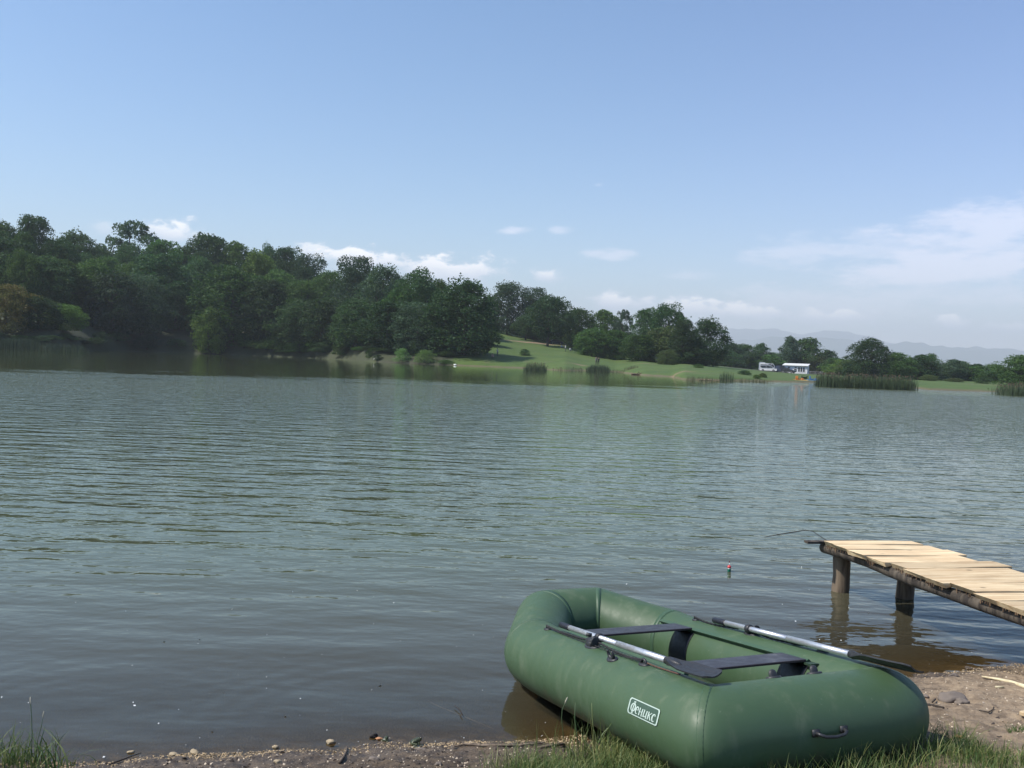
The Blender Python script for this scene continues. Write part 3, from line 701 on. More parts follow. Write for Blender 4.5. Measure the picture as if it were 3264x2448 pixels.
for o in [reed_bed(2622, 2926, 1234, 1197, 3.2, 'long dense reed bed with brown plumes right of the pedal boats', True, 40, .02),
          reed_bed(3222, 3340, 1262, 1226, 4., 'dark reed clump cut by the right edge', True, 30),
          reed_bed(1671, 1744, 1181, 1159, 3., 'reed clump left of the two people on the meadow', True, 26),
          reed_bed(1873, 1948, 1183, 1162, 3., 'rounded reed clump right in front of the two people', False, 26, .3),
          reed_bed(2300, 2346, 1216, 1184, 2., 'narrow reed tuft left of the white van', False, 22, .4),
          reed_bed(2200, 2300, 1214, 1199, 4., 'sparse reeds beside the driftwood spit', False, 6),
          reed_bed(2360, 2470, 1219, 1205, 4., 'thin reeds below the white van', False, 7),
          reed_bed(1765, 1870, 1182, 1171, 3., 'thin dry reed fringe between the two reed clumps', True, 5),
          reed_bed(1245, 1325, 1152, 1132, 3., 'dark reeds in front of the left willow bush', False, 26),
          reed_bed(-60, 120, 1110, 1076, 4., 'green reeds at the left edge under the rusty tree', False, 20),
          reed_bed(120, 265, 1118, 1094, 3., 'lower reeds right of the left-edge reeds', False, 14),
          reed_bed(1948, 2040, 1187, 1176, 2.5, 'sparse low reeds right of the rounded clump', False, 8)]: o['group'] = RG_

# ------------------------------------------------------------------ things on the far bank
M_WHITE = plain('white_paintwork', (.74, .74, .73), .8, var=.05, scale=1.5, spec=.2); M_NAVY = plain('dark_blue_paintwork', (.022, .028, .060), .3, var=.1, coat=.5); M_DKCAR = plain('dark_grey_paintwork', (.03, .035, .04), .3, var=.1, coat=.5)
M_GLS = plain('dark_glass', (.015, .018, .022), .4, var=.05, spec=.4); M_TYRE = plain('tyre_rubber', (.02, .02, .02), .85); M_RIM = plain('wheel_rim', (.25, .25, .26), .8)
M_LMP = plain('lamp_lens', (.5, .5, .46), .8, spec=.1); M_TAIL = plain('red_lens', (.25, .02, .02), .8, spec=.1)
M_ROOF = plain('pale_sheet_roof', (.62, .62, .60), .6, var=.1); M_CABW = plain('white_cabin_wall', (.74, .74, .74), .7, var=.08, scale=1.); M_FRAME = plain('white_frame', (.8, .8, .8), .5, var=.05)
def vehicle(name, label, cat, px_, Y, heading, prof, half_w, wheels, wins, m_, wr=.33, sink=0.):
    """prof: side outline (x forward, z up); wins: list of outlines on the flank; heading 0 = nose to the right of the photo"""
    p = atY(px_, 1180, Y); z0 = gz(p[0], Y); root = empty(name, (p[0], Y, z0 - sink), heading, label, cat)
    s = MB(); n = len(prof); xm = np.mean([a for a, _ in prof]); zt = max(z for _, z in prof)
    V = []; ring = []
    for (yy, ins) in ((-half_w + .10, 1), (-half_w, 0), (half_w, 0), (half_w - .10, 1)):
        row = []
        for (x, z) in prof:
            t = max(0, (z - .95) / (zt - .95)) * .10 * (1 if ins == 0 else 1); sg = 1 if yy > 0 else -1
            k = .97 if ins else 1.
            row.append((xm + (x - xm) * k, yy - sg * t, (.35 + (z - .35) * (k + (.0 if ins else 0)))))
        V += row
    Fs = [(i * n + j, i * n + (j + 1) % n, (i + 1) * n + (j + 1) % n, (i + 1) * n + j) for i in range(3) for j in range(n)] + [tuple(range(n))[::-1], tuple(range(3 * n, 4 * n))]
    s.add(V, Fs); s.build('body', m_, root, bevel=.04)
    for sg in (-1, 1):
        for w in wins:
            q = MB(); zz = lambda z: sg * (half_w - max(0, (z - .95) / (zt - .95)) * .10 + .004)
            V = [(x, zz(z), z) for x, z in w] + [(x, zz(z) - sg * .03, z) for x, z in w]; k = len(w)
            q.add(V, [tuple(range(k)), tuple(range(k, 2 * k))[::-1]] + [(i, (i + 1) % k, k + (i + 1) % k, k + i) for i in range(k)]); q.build('window', M_GLS, root)
        for wx in wheels:
            t = MB(); t.tube([(wx, sg * (half_w - .22), wr), (wx, sg * (half_w - .20), wr), (wx, sg * (half_w + .005), wr), (wx, sg * (half_w + .02), wr)], [wr * .9, wr, wr, wr * .86], 20); t.build('wheel', M_TYRE, root)
            o = root.children[-1]; t = MB(); t.tube([(wx, sg * (half_w - .02), wr), (wx, sg * (half_w + .028), wr)], [wr * .58, wr * .52], 16); t.build('rim', M_RIM, o)
    xf = max(a for a, _ in prof); xb = min(a for a, _ in prof)
    for sg in (-1, 1):
        q = MB(); q.box((xf - .06, sg * (half_w - .28), .78), (.12, .32, .16)); q.build('headlight', M_LMP, root, bevel=.02)
        q = MB(); q.box((xb + .03, sg * (half_w - .2), .95), (.08, .14, .35)); q.build('tail_light', M_TAIL, root, bevel=.02)
    return root
# windscreens are part of the flank list's first entries; nose points to the right
VAN = [(-2.6, .35), (2.45, .35), (2.55, .62), (2.5, .95), (2.0, 1.25), (1.45, 2.15), (1.0, 2.30), (-.9, 2.42), (-1.3, 2.62), (-2.35, 2.62), (-2.6, 2.3)]
vehicle('high_roof_van', 'big white high-roofed van behind the small white minivan', 'van', 2448, 262, RAD(-20), VAN, 1.0, (-1.7, 1.6), [[(1.25, 1.28), (1.85, 1.28), (1.42, 2.02), (1.1, 2.02)], [(.05, 1.25), (1.1, 1.25), (1.0, 2.05), (.05, 2.05)], [(-2.1, 1.55), (-.1, 1.55), (-.1, 1.95), (-2.1, 1.95)]], M_WHITE)
MINI = [(-2.35, .30), (2.3, .30), (2.42, .55), (2.36, .85), (1.55, 1.08), (.75, 1.70), (.4, 1.82), (-2.1, 1.86), (-2.35, 1.6)]
vehicle('minivan', 'small white minivan parked in front of the big white van', 'van', 2448.5, 256, RAD(-18), MINI, .9, (-1.45, 1.5), [[(.55, 1.15), (1.30, 1.15), (.72, 1.60), (.55, 1.60)], [(-.5, 1.12), (.45, 1.12), (.45, 1.62), (-.5, 1.62)], [(-2.1, 1.15), (-.62, 1.15), (-.62, 1.62), (-2.05, 1.62)]], M_WHITE, .32)
NAVY = [(-1.9, .3), (1.9, .3), (2.0, .6), (1.9, 1.0), (1.2, 1.2), (.55, 1.9), (.1, 2.02), (-1.6, 2.02), (-1.95, 1.6)]
vehicle('dark_blue_van', 'dark blue van between the white minivan and the cabin', 'van', 2492, 256.5, RAD(-20), NAVY, .95, (-1.25, 1.2), [[(.4, 1.2), (.95, 1.2), (.45, 1.75), (.3, 1.75)], [(-.6, 1.2), (.3, 1.2), (.2, 1.78), (-.6, 1.78)]], M_NAVY, .34)
CARP = [(-1.8, .28), (1.95, .28), (2.02, .55), (1.9, .82), (1.0, .98), (.45, 1.42), (-.9, 1.46), (-1.45, 1.05), (-1.82, .98), (-1.9, .6)]
vehicle('parked_car', 'dark car with a bright windscreen in front of the cabin\'s left end', 'car', 2513, 252, RAD(-42), CARP, .85, (-1.15, 1.25), [[(.0, .98), (.85, .98), (.40, 1.34), (.0, 1.34)], [(-1.1, .98), (-.08, .98), (-.08, 1.34), (-.8, 1.34)]], M_DKCAR, .31)
SUV = [(-2.2, .35), (2.2, .35), (2.3, .7), (2.2, 1.05), (1.2, 1.2), (.6, 1.72), (-1.9, 1.76), (-2.25, 1.2)]
_h = hit(2075, 1153)
vehicle('off_road_car', 'dark off-road car in the shade at the foot of the meadow trees', 'car', 2075, _h[1] - 2, RAD(-15), SUV, .9, (-1.35, 1.4), [[(.1, 1.2), (.98, 1.2), (.5, 1.62), (.1, 1.62)], [(-1.8, 1.2), (0, 1.2), (0, 1.62), (-1.75, 1.62)]], M_DKCAR, .36)
_h = hit(1768, 1098)
vehicle('parked_car', 'dark car almost hidden under the lone shade tree', 'car', 1768, _h[1], RAD(10), CARP, .85, (-1.15, 1.25), [[(.0, .98), (.85, .98), (.40, 1.34), (.0, 1.34)], [(-1.1, .98), (-.08, .98), (-.08, 1.34), (-.8, 1.34)]], M_NAVY, .31)

def cabin():
    Y = 258.; p = atY(2496, 1190, Y); z0 = gz(p[0] + 3, Y) - .02
    root = empty('white_cabin', (p[0], Y, z0), RAD(-27), 'long white cabin with a pale lean-to roof and tall windows', 'cabin')
    Lc, Dc, Hf, Hb = 6.7, 3.2, 2.25, 2.75
    s = MB(); s.add([(0, 0, 0), (Lc, 0, 0), (Lc, Dc, 0), (0, Dc, 0), (0, 0, Hf), (Lc, 0, Hf), (Lc, Dc, Hb), (0, Dc, Hb)], [(0, 1, 5, 4), (1, 2, 6, 5), (2, 3, 7, 6), (3, 0, 4, 7), (4, 5, 6, 7), (0, 3, 2, 1)]); s.build('wall', M_CABW, root)
    s = MB(); s.add([(-.25, -.45, Hf + .0), (Lc + .25, -.45, Hf + .0), (Lc + .25, Dc + .2, Hb + .10), (-.25, Dc + .2, Hb + .10), (-.25, -.45, Hf + .10), (Lc + .25, -.45, Hf + .10), (Lc + .25, Dc + .2, Hb + .2), (-.25, Dc + .2, Hb + .2)], [(0, 1, 5, 4), (1, 2, 6, 5), (2, 3, 7, 6), (3, 0, 4, 7), (4, 5, 6, 7), (0, 3, 2, 1)]); s.build('roof', M_ROOF, root)
    s = MB(); s.box((Lc / 2, -.04, .12), (Lc, .06, .24)); s.build('skirting', M_ROOF, root)
    for (x, z, w, h) in ((1.6, 1.68, .62, .42), (1.6, 1.05, .62, .42), (3.45, 1.70, .72, .38), (3.40, .98, .80, .75), (4.42, 1.22, .56, 1.35), (5.08, 1.22, .52, 1.35), (5.78, 1.22, .52, 1.35)):
        f = MB()
        for (cx, cz, ww, hh) in ((x, z + h / 2, w + .12, .07), (x, z - h / 2, w + .12, .07)): f.box((cx, -.045, cz), (ww, .05, hh))
        for sg in (-1, 1): f.box((x + sg * w / 2, -.043, z), (.07, .05, h - .07))
        o = f.build('window', M_FRAME, root); g = MB(); g.box((x, -.012, z), (w - .05, .03, h - .05)); g.build('pane', M_GLS, o)
    for k in range(5):
        s = MB(); s.box((Lc + .012, Dc * (k + .5) / 5, Hf / 2 + .05), (.02, .05, Hf - .1)); s.build('wall_batten', M_FRAME, root)
cabin()
M_RAIL = plain('weathered_rail', (.34, .33, .32), .9, var=.3)
def fence():
    Y = 254.; a = atY(2582, 1188, Y); root = empty('rail_fence', (a[0], Y, gz(a[0], Y)), 0, 'low grey two-rail fence right of the white cabin', 'fence')
    for k in range(4):
        s = MB(); s.tube([(k * 1.35, -k * .3, -.2), (k * 1.35, -k * .3, .95)], .06, 8); s.build('post', M_RAIL, root)
    for z in (.42, .82):
        s = MB(); s.tube([(-.2, .05, z), (2., -.42, z - .02), (4.2, -.90, z)], .055, 8); s.build('rail', M_RAIL, root)
fence()
M_ORG = plain('orange_plastic', (.42, .15, .03), .4, var=.1); M_YEL = plain('yellow_plastic', (.5, .36, .14), .4, var=.1); M_BLU = plain('blue_plastic', (.05, .13, .28), .4, var=.1)
def pedal(px_, m1, m2, label, rz, kind):
    p = at(px_, 1217, 0.); root = empty('pedal_boat', (p[0], p[1], 0), rz, label, 'pedal boat', 'boats moored by the white cabin')
    for sg in (-1, 1):
        s = MB(); s.tube([(-1.15, sg * .42, .14), (-.95, sg * .42, .12), (0, sg * .42, .10), (.95, sg * .42, .13), (1.2, sg * .42, .22)], [.06, .17, .19, .16, .04], 12); s.build('float_hull', m2, root, True)
    s = MB(); s.box((-.05, 0, .30), (1.7, .95, .08)); s.build('deck', m1, root, bevel=.02)
    for sg in (-1, 1):
        s = MB(); s.box((-.30, sg * .24, .42), (.42, .36, .14)); s.box((-.52, sg * .24, .66), (.10, .36, .44)); s.build('seat', m1, root, bevel=.03)
    s = MB(); s.box((.35, 0, .45), (.30, .5, .26), taper=.7); s.build('pedal_box', m1, root, bevel=.02)
pedal(2550, M_ORG, M_YEL, 'orange and yellow pedal boat moored left of the blue one', RAD(8), 0)
pedal(2592, M_BLU, M_BLU, 'blue pedal boat moored nearest the long reed bed', RAD(-5), 0)
tp_ = at(2567, 1214, 0.); s = MB(); s.box((0, 0, .95), (1.0, .7, .05))
for (x, y) in ((-.42, -.28), (.42, -.28), (-.42, .28), (.42, .28)): s.box((x, y, .45), (.06, .06, .95))
s.box((0, .2, .62), (.9, .04, .3)); tag(s.build('landing_stage', plain('dark_wet_wood', (.03, .028, .024), .8), loc=(tp_[0], tp_[1] + .4, -.15)), 'dark little landing stage between the two pedal boats', 'landing stage')

# people
M_SKIN = plain('skin', (.40, .24, .17), .6, var=.08); M_HAIR = plain('dark_hair', (.015, .012, .010), .6)
def person(px_, yb, label, top=(.1, .1, .12), legs=(.08, .08, .1), rz=0., sit=False, h=1.72, arm=(0, 0)):
    P = hit(px_, yb); root = empty('person', (P[0], P[1], P[2]), rz, label, 'person', 'people on the far meadow')
    k = h / 1.72
    if not sit:
        J = [((0, 0, .95), .13), ((0, 0, 1.15), .125), ((0, .0, 1.38), .145), ((0, 0, 1.50), .06), ((0, 0, 1.60), .085), ((0, .01, 1.68), .075)]
        E = [(0, 1), (1, 2), (2, 3), (3, 4), (4, 5)]
        for sg in (-1, 1):
            b = len(J); J += [((sg * .10, 0, .88), .09), ((sg * .12, -.02 * sg, .48), .06), ((sg * .13, .02 * sg, .08), .042), ((sg * .14, -.12, .04), .035)]; E += [(0, b), (b, b + 1), (b + 1, b + 2), (b + 2, b + 3)]
            b = len(J); J += [((sg * .19, 0, 1.42), .055), ((sg * .25, .03 + arm[0] * .1, 1.15), .042), ((sg * .24, -.08 - arm[0] * .15, .92 + arm[0] * .2), .034), ((sg * .23, -.11 - arm[0] * .2, .82 + arm[0] * .25), .038)]; E += [(2, b), (b, b + 1), (b + 1, b + 2), (b + 2, b + 3)]
    else:
        J = [((0, 0, .14), .14), ((0, .03, .35), .13), ((0, .05, .58), .14), ((0, .04, .70), .06), ((0, .02, .80), .085), ((0, .02, .88), .075)]
        E = [(0, 1), (1, 2), (2, 3), (3, 4), (4, 5)]
        for sg in (-1, 1):
            b = len(J); J += [((sg * .12, -.08, .14), .09), ((sg * .16, -.42, .38), .06), ((sg * .16, -.62, .06), .042), ((sg * .16, -.74, .04), .034)]; E += [(0, b), (b, b + 1), (b + 1, b + 2), (b + 2, b + 3)]
            b = len(J); J += [((sg * .19, .04, .60), .055), ((sg * .26, -.06, .36), .042), ((sg * .18, -.32, .34), .034), ((sg * .15, -.40, .34), .036)]; E += [(2, b), (b, b + 1), (b + 1, b + 2), (b + 2, b + 3)]
    me = bpy.data.meshes.new('body'); me.from_pydata([tuple(c * k for c in j[0]) for j in J], E, []); o = link('body', me, root)
    sk_ = o.modifiers.new('skin', 'SKIN')
    for i, v in enumerate(me.skin_vertices[0].data if me.skin_vertices else []): v.radius = (J[i][1] * k,) * 2
    o.modifiers.new('sub', 'SUBSURF').levels = 1
    return root, o, J, k, sit
def dress(root, o, J, k, sit, top, legs):
    # one continuous body; skin above the collar and on the hands comes from the same mesh's material by height
    def b(N):
        z = N.new('ShaderNodeSeparateXYZ', i_0=obj_co(N)).outputs[2]; zc, zb = ((.70, .20) if sit else (1.47, .93))
        c = N.mix(N.m('GREATER_THAN', z, zb * k), (*legs, 1), (*top, 1)); c = N.mix(N.m('GREATER_THAN', z, zc * k), c, (.40, .24, .17, 1))
        P = N.new('ShaderNodeBsdfPrincipled', i_Base_Color=c, i_Roughness=.8); return P.outputs[0]
    o.data.materials.append(mat('clothed_body', b))
    q = MB(); cz = (.865 if sit else 1.665) * k; q.lathe((0, .02 * k, cz), [(.03, .085 * k), (.075 * k, .06 * k), (.092 * k, .0), (.085 * k, -.06 * k), (.06 * k, -.08 * k)], 14); q.build('hair', M_HAIR, root, True)
def add_person(px_, yb, label, top, legs, rz=0., sit=False, h=1.72, arm=(0, 0)):
    root, o, J, k, st_ = person(px_, yb, label, top, legs, rz, sit, h, arm)
    if not o.data.skin_vertices:
        bm_ = bmesh.new(); bm_.from_mesh(o.data); ly = bm_.verts.layers.skin.verify(); bm_.verts.ensure_lookup_table()
        for i, v in enumerate(bm_.verts): v[ly].radius = (J[i][1] * k,) * 2; v[ly].use_root = (i == 0)
        bm_.to_mesh(o.data); bm_.free()
    dress(root, o, J, k, st_, top, legs)
add_person(1900, 1164, 'standing person with a pale top, left of the pair on the meadow', (.20, .17, .15), (.10, .08, .07), RAD(20), arm=(1, 0))
add_person(1907, 1164.5, 'standing person dressed in black, right of the pair on the meadow', (.02, .02, .022), (.02, .02, .02), RAD(-25), h=1.66, arm=(1, 0))
add_person(1802, 1121, 'standing person in a white shirt below the lone shade tree', (.7, .7, .7), (.05, .06, .1), RAD(90))
add_person(1817, 1119, 'person in a light top sitting right of the one in the white shirt', (.4, .42, .45), (.1, .1, .12), RAD(150), True)
add_person(1790, 1109, 'person in light blue sitting by the trunk of the shade tree', (.3, .34, .42), (.1, .1, .12), RAD(40), True)
add_person(1526, 1129, 'person in a white shirt sitting in the deep shade of the big end tree', (.6, .6, .6), (.1, .1, .12), RAD(-70), True)
add_person(1585, 1136, 'standing person in a grey shirt in the shade by the meadow', (.35, .35, .34), (.07, .07, .08), RAD(60))
add_person(1570, 1140, 'person in a pinkish top sitting left of the grey-shirted one', (.42, .30, .27), (.1, .1, .12), RAD(170), True)

# small white dog grazing the meadow's lower edge
def dog():
    P = hit(2014, 1151); root = empty('dog', tuple(P), RAD(5), 'small white dog standing on the meadow above the shore', 'dog')
    J = [((0, 0, .42), .12), ((.30, 0, .44), .135), ((-.28, 0, .43), .11), ((.46, 0, .56), .075), ((.56, 0, .62), .075), ((.68, 0, .58), .04), ((-.42, 0, .50), .03), ((-.52, 0, .60), .02)]
    E = [(0, 1), (0, 2), (1, 3), (3, 4), (4, 5), (2, 6), (6, 7)]
    for sg in (-1, 1):
        b = len(J); J += [((.28, sg * .09, .32), .055), ((.29, sg * .09, .17), .03), ((.31, sg * .09, .02), .028)]; E += [(1, b), (b, b + 1), (b + 1, b + 2)]
        b = len(J); J += [((-.27, sg * .09, .32), .065), ((-.20, sg * .09, .22), .035), ((-.31, sg * .09, .13), .025), ((-.28, sg * .09, .02), .026)]; E += [(2, b), (b, b + 1), (b + 1, b + 2), (b + 2, b + 3)]
    me = bpy.data.meshes.new('body'); me.from_pydata([j[0] for j in J], E, []); o = link('body', me, root, plain('white_fur', (.7, .68, .62), .9)); o.modifiers.new('skin', 'SKIN'); o.modifiers.new('sub', 'SUBSURF').levels = 1
    bm_ = bmesh.new(); bm_.from_mesh(me); ly = bm_.verts.layers.skin.verify()
    for i, v in enumerate(bm_.verts): v[ly].radius = (J[i][1],) * 2; v[ly].use_root = (i == 0)
    bm_.to_mesh(me); bm_.free()
dog()
# driftwood and stones on the far water line
M_DRIFT = plain('driftwood', (.10, .065, .045), .9, var=.4, scale=4.); M_PALEW = plain('pale_driftwood', (.36, .27, .17), .9, var=.4, scale=4.)
def far_log(x0, x1, y, rad, m_, label, br=0):
    a = at(x0, y, 0.); b = at(x1, y + .0375 * (x1 - x0), 0.); L2 = b - a; s = MB()
    s.tube([(L2 * t)[[0, 1, 2]] + np.array([0, 0, .06 + .05 * math.sin(t * 7)]) for t in np.linspace(0, 1, 8)], [rad * (1 - .5 * abs(t - .6)) for t in np.linspace(0, 1, 8)], 8, jit=.15)
    for k in range(br):
        t = random.uniform(.3, .8); q = L2 * t; s.tube([q + np.array([0, 0, .08]), q + np.array([random.uniform(-.5, .5), 0, random.uniform(.3, .6)])], [rad * .4, rad * .1], 6)
    return tag(s.build('driftwood_log', m_, None, True, loc=(a[0], a[1], 0)), label, 'driftwood')
far_log(2012, 2058, 1194, .16, M_DRIFT, 'dark driftwood trunk with stubs at the foot of the meadow', 5)
far_log(2176, 2232, 1208, .26, M_PALEW, 'pale-topped driftwood log on the spit', 2)
far_log(2225, 2300, 1212, .10, M_PALEW, 'thin pale driftwood pole right of the pale-topped log', 0)
far_log(1188, 1222, 1152, .22, M_PALEW, 'bleached driftwood on the little sandy point left of the willows', 2)
stone_spots = [(1451, 1165, .30, (.75, .74, .70), 'white stone at the right tip of the grassy point'), (628, 1128, .35, (.45, .40, .32), 'pale boulder at the water line below the shaded bank'), (1192, 1146, .22, (.55, .53, .5), 'white stone on top of the sandy point')]
for (x, y, r0, c_, lb) in stone_spots:
    P = hit(x, y); bm_ = bmesh.new(); bmesh.ops.create_icosphere(bm_, subdivisions=3, radius=r0)
    for v in bm_.verts: v.co *= 1 + mnoise.noise(v.co * 3 + Vector((x, 0, 0))) * .4; v.co.z *= .7
    me = bpy.data.meshes.new('boulder'); bm_.to_mesh(me); bm_.free(); o = link('boulder', me, None, plain('boulder_stone', c_, .9)); o.location = tuple(P + np.array([0, 0, .08])); tag(o, lb, 'boulder')

# ------------------------------------------------------------------ the inflatable boat
BQ = dict(px=1.353, py=3.881, pz=.23, yaw=.395, pit=-.137, rol=.018, L=2.679, W=1.379, bl=.49, bw=.209, br=.124, D=.395)
def boat_frame():
    cy, sy = math.cos(BQ['yaw']), math.sin(BQ['yaw']); Rz = np.array([[cy, -sy, 0], [sy, cy, 0], [0, 0, 1]])
    c, s = math.cos(BQ['pit']), math.sin(BQ['pit']); Rx = np.array([[1, 0, 0], [0, c, -s], [0, s, c]])
    c, s = math.cos(BQ['rol']), math.sin(BQ['rol']); Ry = np.array([[c, 0, s], [0, 1, 0], [-s, 0, c]])
    return Rz @ Rx @ Ry
BR = boat_frame(); r_ = BQ['D'] / 2; hw_ = BQ['W'] / 2 - r_; L_ = BQ['L']
def brise(y): return BQ['br'] * max(0, (y - (L_ - 2 * r_ - BQ['bl'] - .2)) / (BQ['bl'] + .2)) ** 1.5
def btube(side, s, ph, off=0.):
    """point and normal on the boat's tube in boat coordinates: distance s along it, angle ph from the top outwards"""
    R_ = r_ + off
    if side == 'S': return np.array([s, -R_ * math.sin(ph), r_ + R_ * math.cos(ph)]), np.array([0, -math.sin(ph), math.cos(ph)])
    g = -1 if side == 'L' else 1
    return np.array([g * (hw_ + R_ * math.sin(ph)), s, r_ + R_ * math.cos(ph)]), np.array([g * math.sin(ph), 0, math.cos(ph)])

def pvc(name, c, rough=.42, dirt=.3):
    def b(N):
        co = obj_co(N); n = N.noise(co, 3., 5., .6); n2 = N.noise(co, 26., 5., .7); n3 = N.noise(N.mapping(co, sc=(1, 1, .35)), 9., 4., .7)
        cc = N.mix(N.m('MULTIPLY', N.step(n, .35, .7), .35), (*c, 1), tuple(v * .82 for v in c) + (1,))
        cc = N.mix(N.m('MULTIPLY', N.step(n3, .52, .75), dirt), cc, (.16, .19, .13, 1))
        cc = N.mix(N.m('MULTIPLY', N.step(n2, .66, .74), .55), cc, (.20, .24, .17, 1))
        zz = N.new('ShaderNodeSeparateXYZ', i_0=co).outputs[2]
        mud = N.m('MULTIPLY', N.step(N.m('ADD', zz, N.m('MULTIPLY', N.m('SUBTRACT', n3, .5), .22)), .13, .04), N.step(n2, .38, .62))
        cc = N.mix(N.m('MULTIPLY', mud, .75), cc, (.10, .075, .05, 1))
        scr = N.noise(N.mapping(co, rot=(0, 0, .7), sc=(60, 2.2, 30)), 1., 3., .6)
        cc = N.mix(N.m('MULTIPLY', N.step(scr, .70, .76), .5), cc, (.17, .22, .15, 1))
        P = N.new('ShaderNodeBsdfPrincipled', i_Base_Color=cc); P.inputs['Specular IOR Level'].default_value = .45
        N.put(P.inputs['Roughness'], N.step(n3, .3, .7, rough - .06, rough + .14))
        B = N.new('ShaderNodeBump', i_Strength=.7, i_Distance=1.)
        N.put(B.inputs['Height'], N.m('ADD', N.m('MULTIPLY', N.noise(co, 5., 2.), .004), N.m('MULTIPLY', N.noise(co, 260., 2.), .0002))); N.put(P.inputs['Normal'], B)
        return P.outputs[0]
    return mat(name, b)
M_PVC = pvc('green_pvc', (.052, .096, .046), .50); M_SEAM = pvc('green_seam_tape', (.044, .090, .048), .5, .15); M_FLOOR = pvc('dark_green_floor', (.025, .05, .03), .5)
M_BLK = plain('black_rubber', (.022, .023, .026), .5, var=.3, scale=20., bump=.0006, bscale=200.)
M_PLY = plain('black_plywood_seat', (.034, .032, .040), .42, var=.25, scale=12., bump=.0004, bscale=300.)
M_PLYE = plain('brown_plywood_edge', (.05, .032, .03), .7, var=.4, scale=60.)
M_ALU = plain('aluminium_shaft', (.62, .63, .64), .36, metal=.75, var=.10, scale=30.)
M_GRIP = plain('black_grip', (.012, .013, .02), .45, var=.2)
M_PAINT = plain('pale_print', (.42, .52, .46), .6, var=.12, scale=40.)
M_LOGOBG = plain('dark_green_print', (.042, .082, .055), .5, var=.1, scale=30.)
M_ROPE = plain('black_rope', (.015, .015, .017), .85, var=.4, scale=200.)
M_OLDROPE = plain('brown_cord', (.10, .05, .035), .9, var=.4, scale=100.)

boat = empty('inflatable_boat', (BQ['px'], BQ['py'], BQ['pz']), 0, 'green inflatable rowing boat pulled up on the muddy bank', 'boat')
bm4 = Matrix([list(BR[i]) + [0] for i in range(3)] + [[0, 0, 0, 1]]); boat.matrix_world = Matrix.Translation((BQ['px'], BQ['py'], BQ['pz'])) @ bm4

def boat_path():
    bl, bw = BQ['bl'], BQ['bw']; c = [(-hw_, 0), (-hw_, L_ - 2 * r_ - bl), (-bw, L_ - 2 * r_), (bw, L_ - 2 * r_), (hw_, L_ - 2 * r_ - bl), (hw_, 0)]
    rings = []; n = len(c)                                   # ring: point, in-plane axis vector (already mitred)
    for i in range(n):
        a = np.array(c[i - 1]); b = np.array(c[i]); d = np.array(c[(i + 1) % n])
        u = (b - a) / np.linalg.norm(b - a); v = (d - b) / np.linalg.norm(d - b)
        n1 = np.array([u[1], -u[0]]); n2 = np.array([v[1], -v[0]]); mt = n1 + n2; mt /= mt @ mt; mt *= 2
        k = 1 / math.sqrt((1 + u @ v) / 2); mt = (n1 + n2) / np.linalg.norm(n1 + n2) * k
        big = i in (0, 5)
        # a soft elbow: the mitre ring and eased rings on both sides, so the inside does not fold
        for t in ((-1, .0) if 0 else (-.16, -.06)): 
            w = abs(t) / .22; ax = n1 * w + mt * (1 - w); rings.append((b + u * t * (1.25 if big else .9), ax * (1 - .0), t))
        rings.append((b, mt * ((.82 if i == 0 else .66) if big else .96), 0))
        for t in (.06, .16):
            w = abs(t) / .22; ax = n2 * w + mt * (1 - w); rings.append((b + v * t * (1.25 if big else .9), ax, t))
        Ls = np.linalg.norm(d - b); m_ = max(1, int((Ls - .5) / .12))
        for k in range(m_ + 1):
            f = .24 + (Ls - .48) * k / max(1, m_) if Ls > .6 else Ls / 2
            rings.append((b + v * f, n2, 1))
            if Ls <= .6: break
    return rings
rings = boat_path(); NS = 48
V = []
for (p, ax, _t) in rings:
    for j in range(NS):
        a = 2 * math.pi * j / NS; V.append((p[0] + ax[0] * r_ * math.cos(a), p[1] + ax[1] * r_ * math.cos(a), r_ + r_ * math.sin(a) + brise(p[1])))
nr = len(rings); Fq = [(i * NS + j, ((i + 1) % nr) * NS + j, ((i + 1) % nr) * NS + (j + 1) % NS, i * NS + (j + 1) % NS) for i in range(nr) for j in range(NS)]
tm = bpy.data.meshes.new('hull_tube'); tm.from_pydata(V, [], Fq); tm.update()
b_ = bmesh.new(); b_.from_mesh(tm); bmesh.ops.recalc_face_normals(b_, faces=b_.faces); b_.to_mesh(tm); b_.free()
hull = link('hull_tube', tm, boat, M_PVC, True)
ss = hull.modifiers.new('sub', 'SUBSURF'); ss.levels = ss.render_levels = 1
# glued seam bands at each mitre
def seam_ring(i0, name='seam_band', wd=.018, fac=1.006):
    p, ax, _ = rings[i0]; nx = rings[(i0 + 1) % nr][0] - rings[i0 - 1][0]; nx = nx / np.linalg.norm(nx); V = []
    for sgn in (-1, 1):
        for j in range(NS):
            a = 2 * math.pi * j / NS; q = p + nx * sgn * wd; V.append((q[0] + ax[0] * r_ * fac * math.cos(a), q[1] + ax[1] * r_ * fac * math.cos(a), r_ + r_ * fac * math.sin(a) + brise(q[1])))
    me = bpy.data.meshes.new(name); me.from_pydata(V, [], [(j, (j + 1) % NS, NS + (j + 1) % NS, NS + j) for j in range(NS)]); me.update()
    o = link(name, me, boat, M_SEAM, True); sw_ = o.modifiers.new('wrap', 'SHRINKWRAP'); sw_.target = hull; sw_.wrap_method = 'NEAREST_SURFACEPOINT'; sw_.wrap_mode = 'ABOVE_SURFACE'; sw_.offset = .0004; so_ = o.modifiers.new('thick', 'SOLIDIFY'); so_.thickness = .0007; so_.offset = 0; return o
mit = [i for i, q in enumerate(rings) if q[2] == 0]
for i in mit: seam_ring(i, fac=1.003 if rings[i][0][1] > .5 else .995)
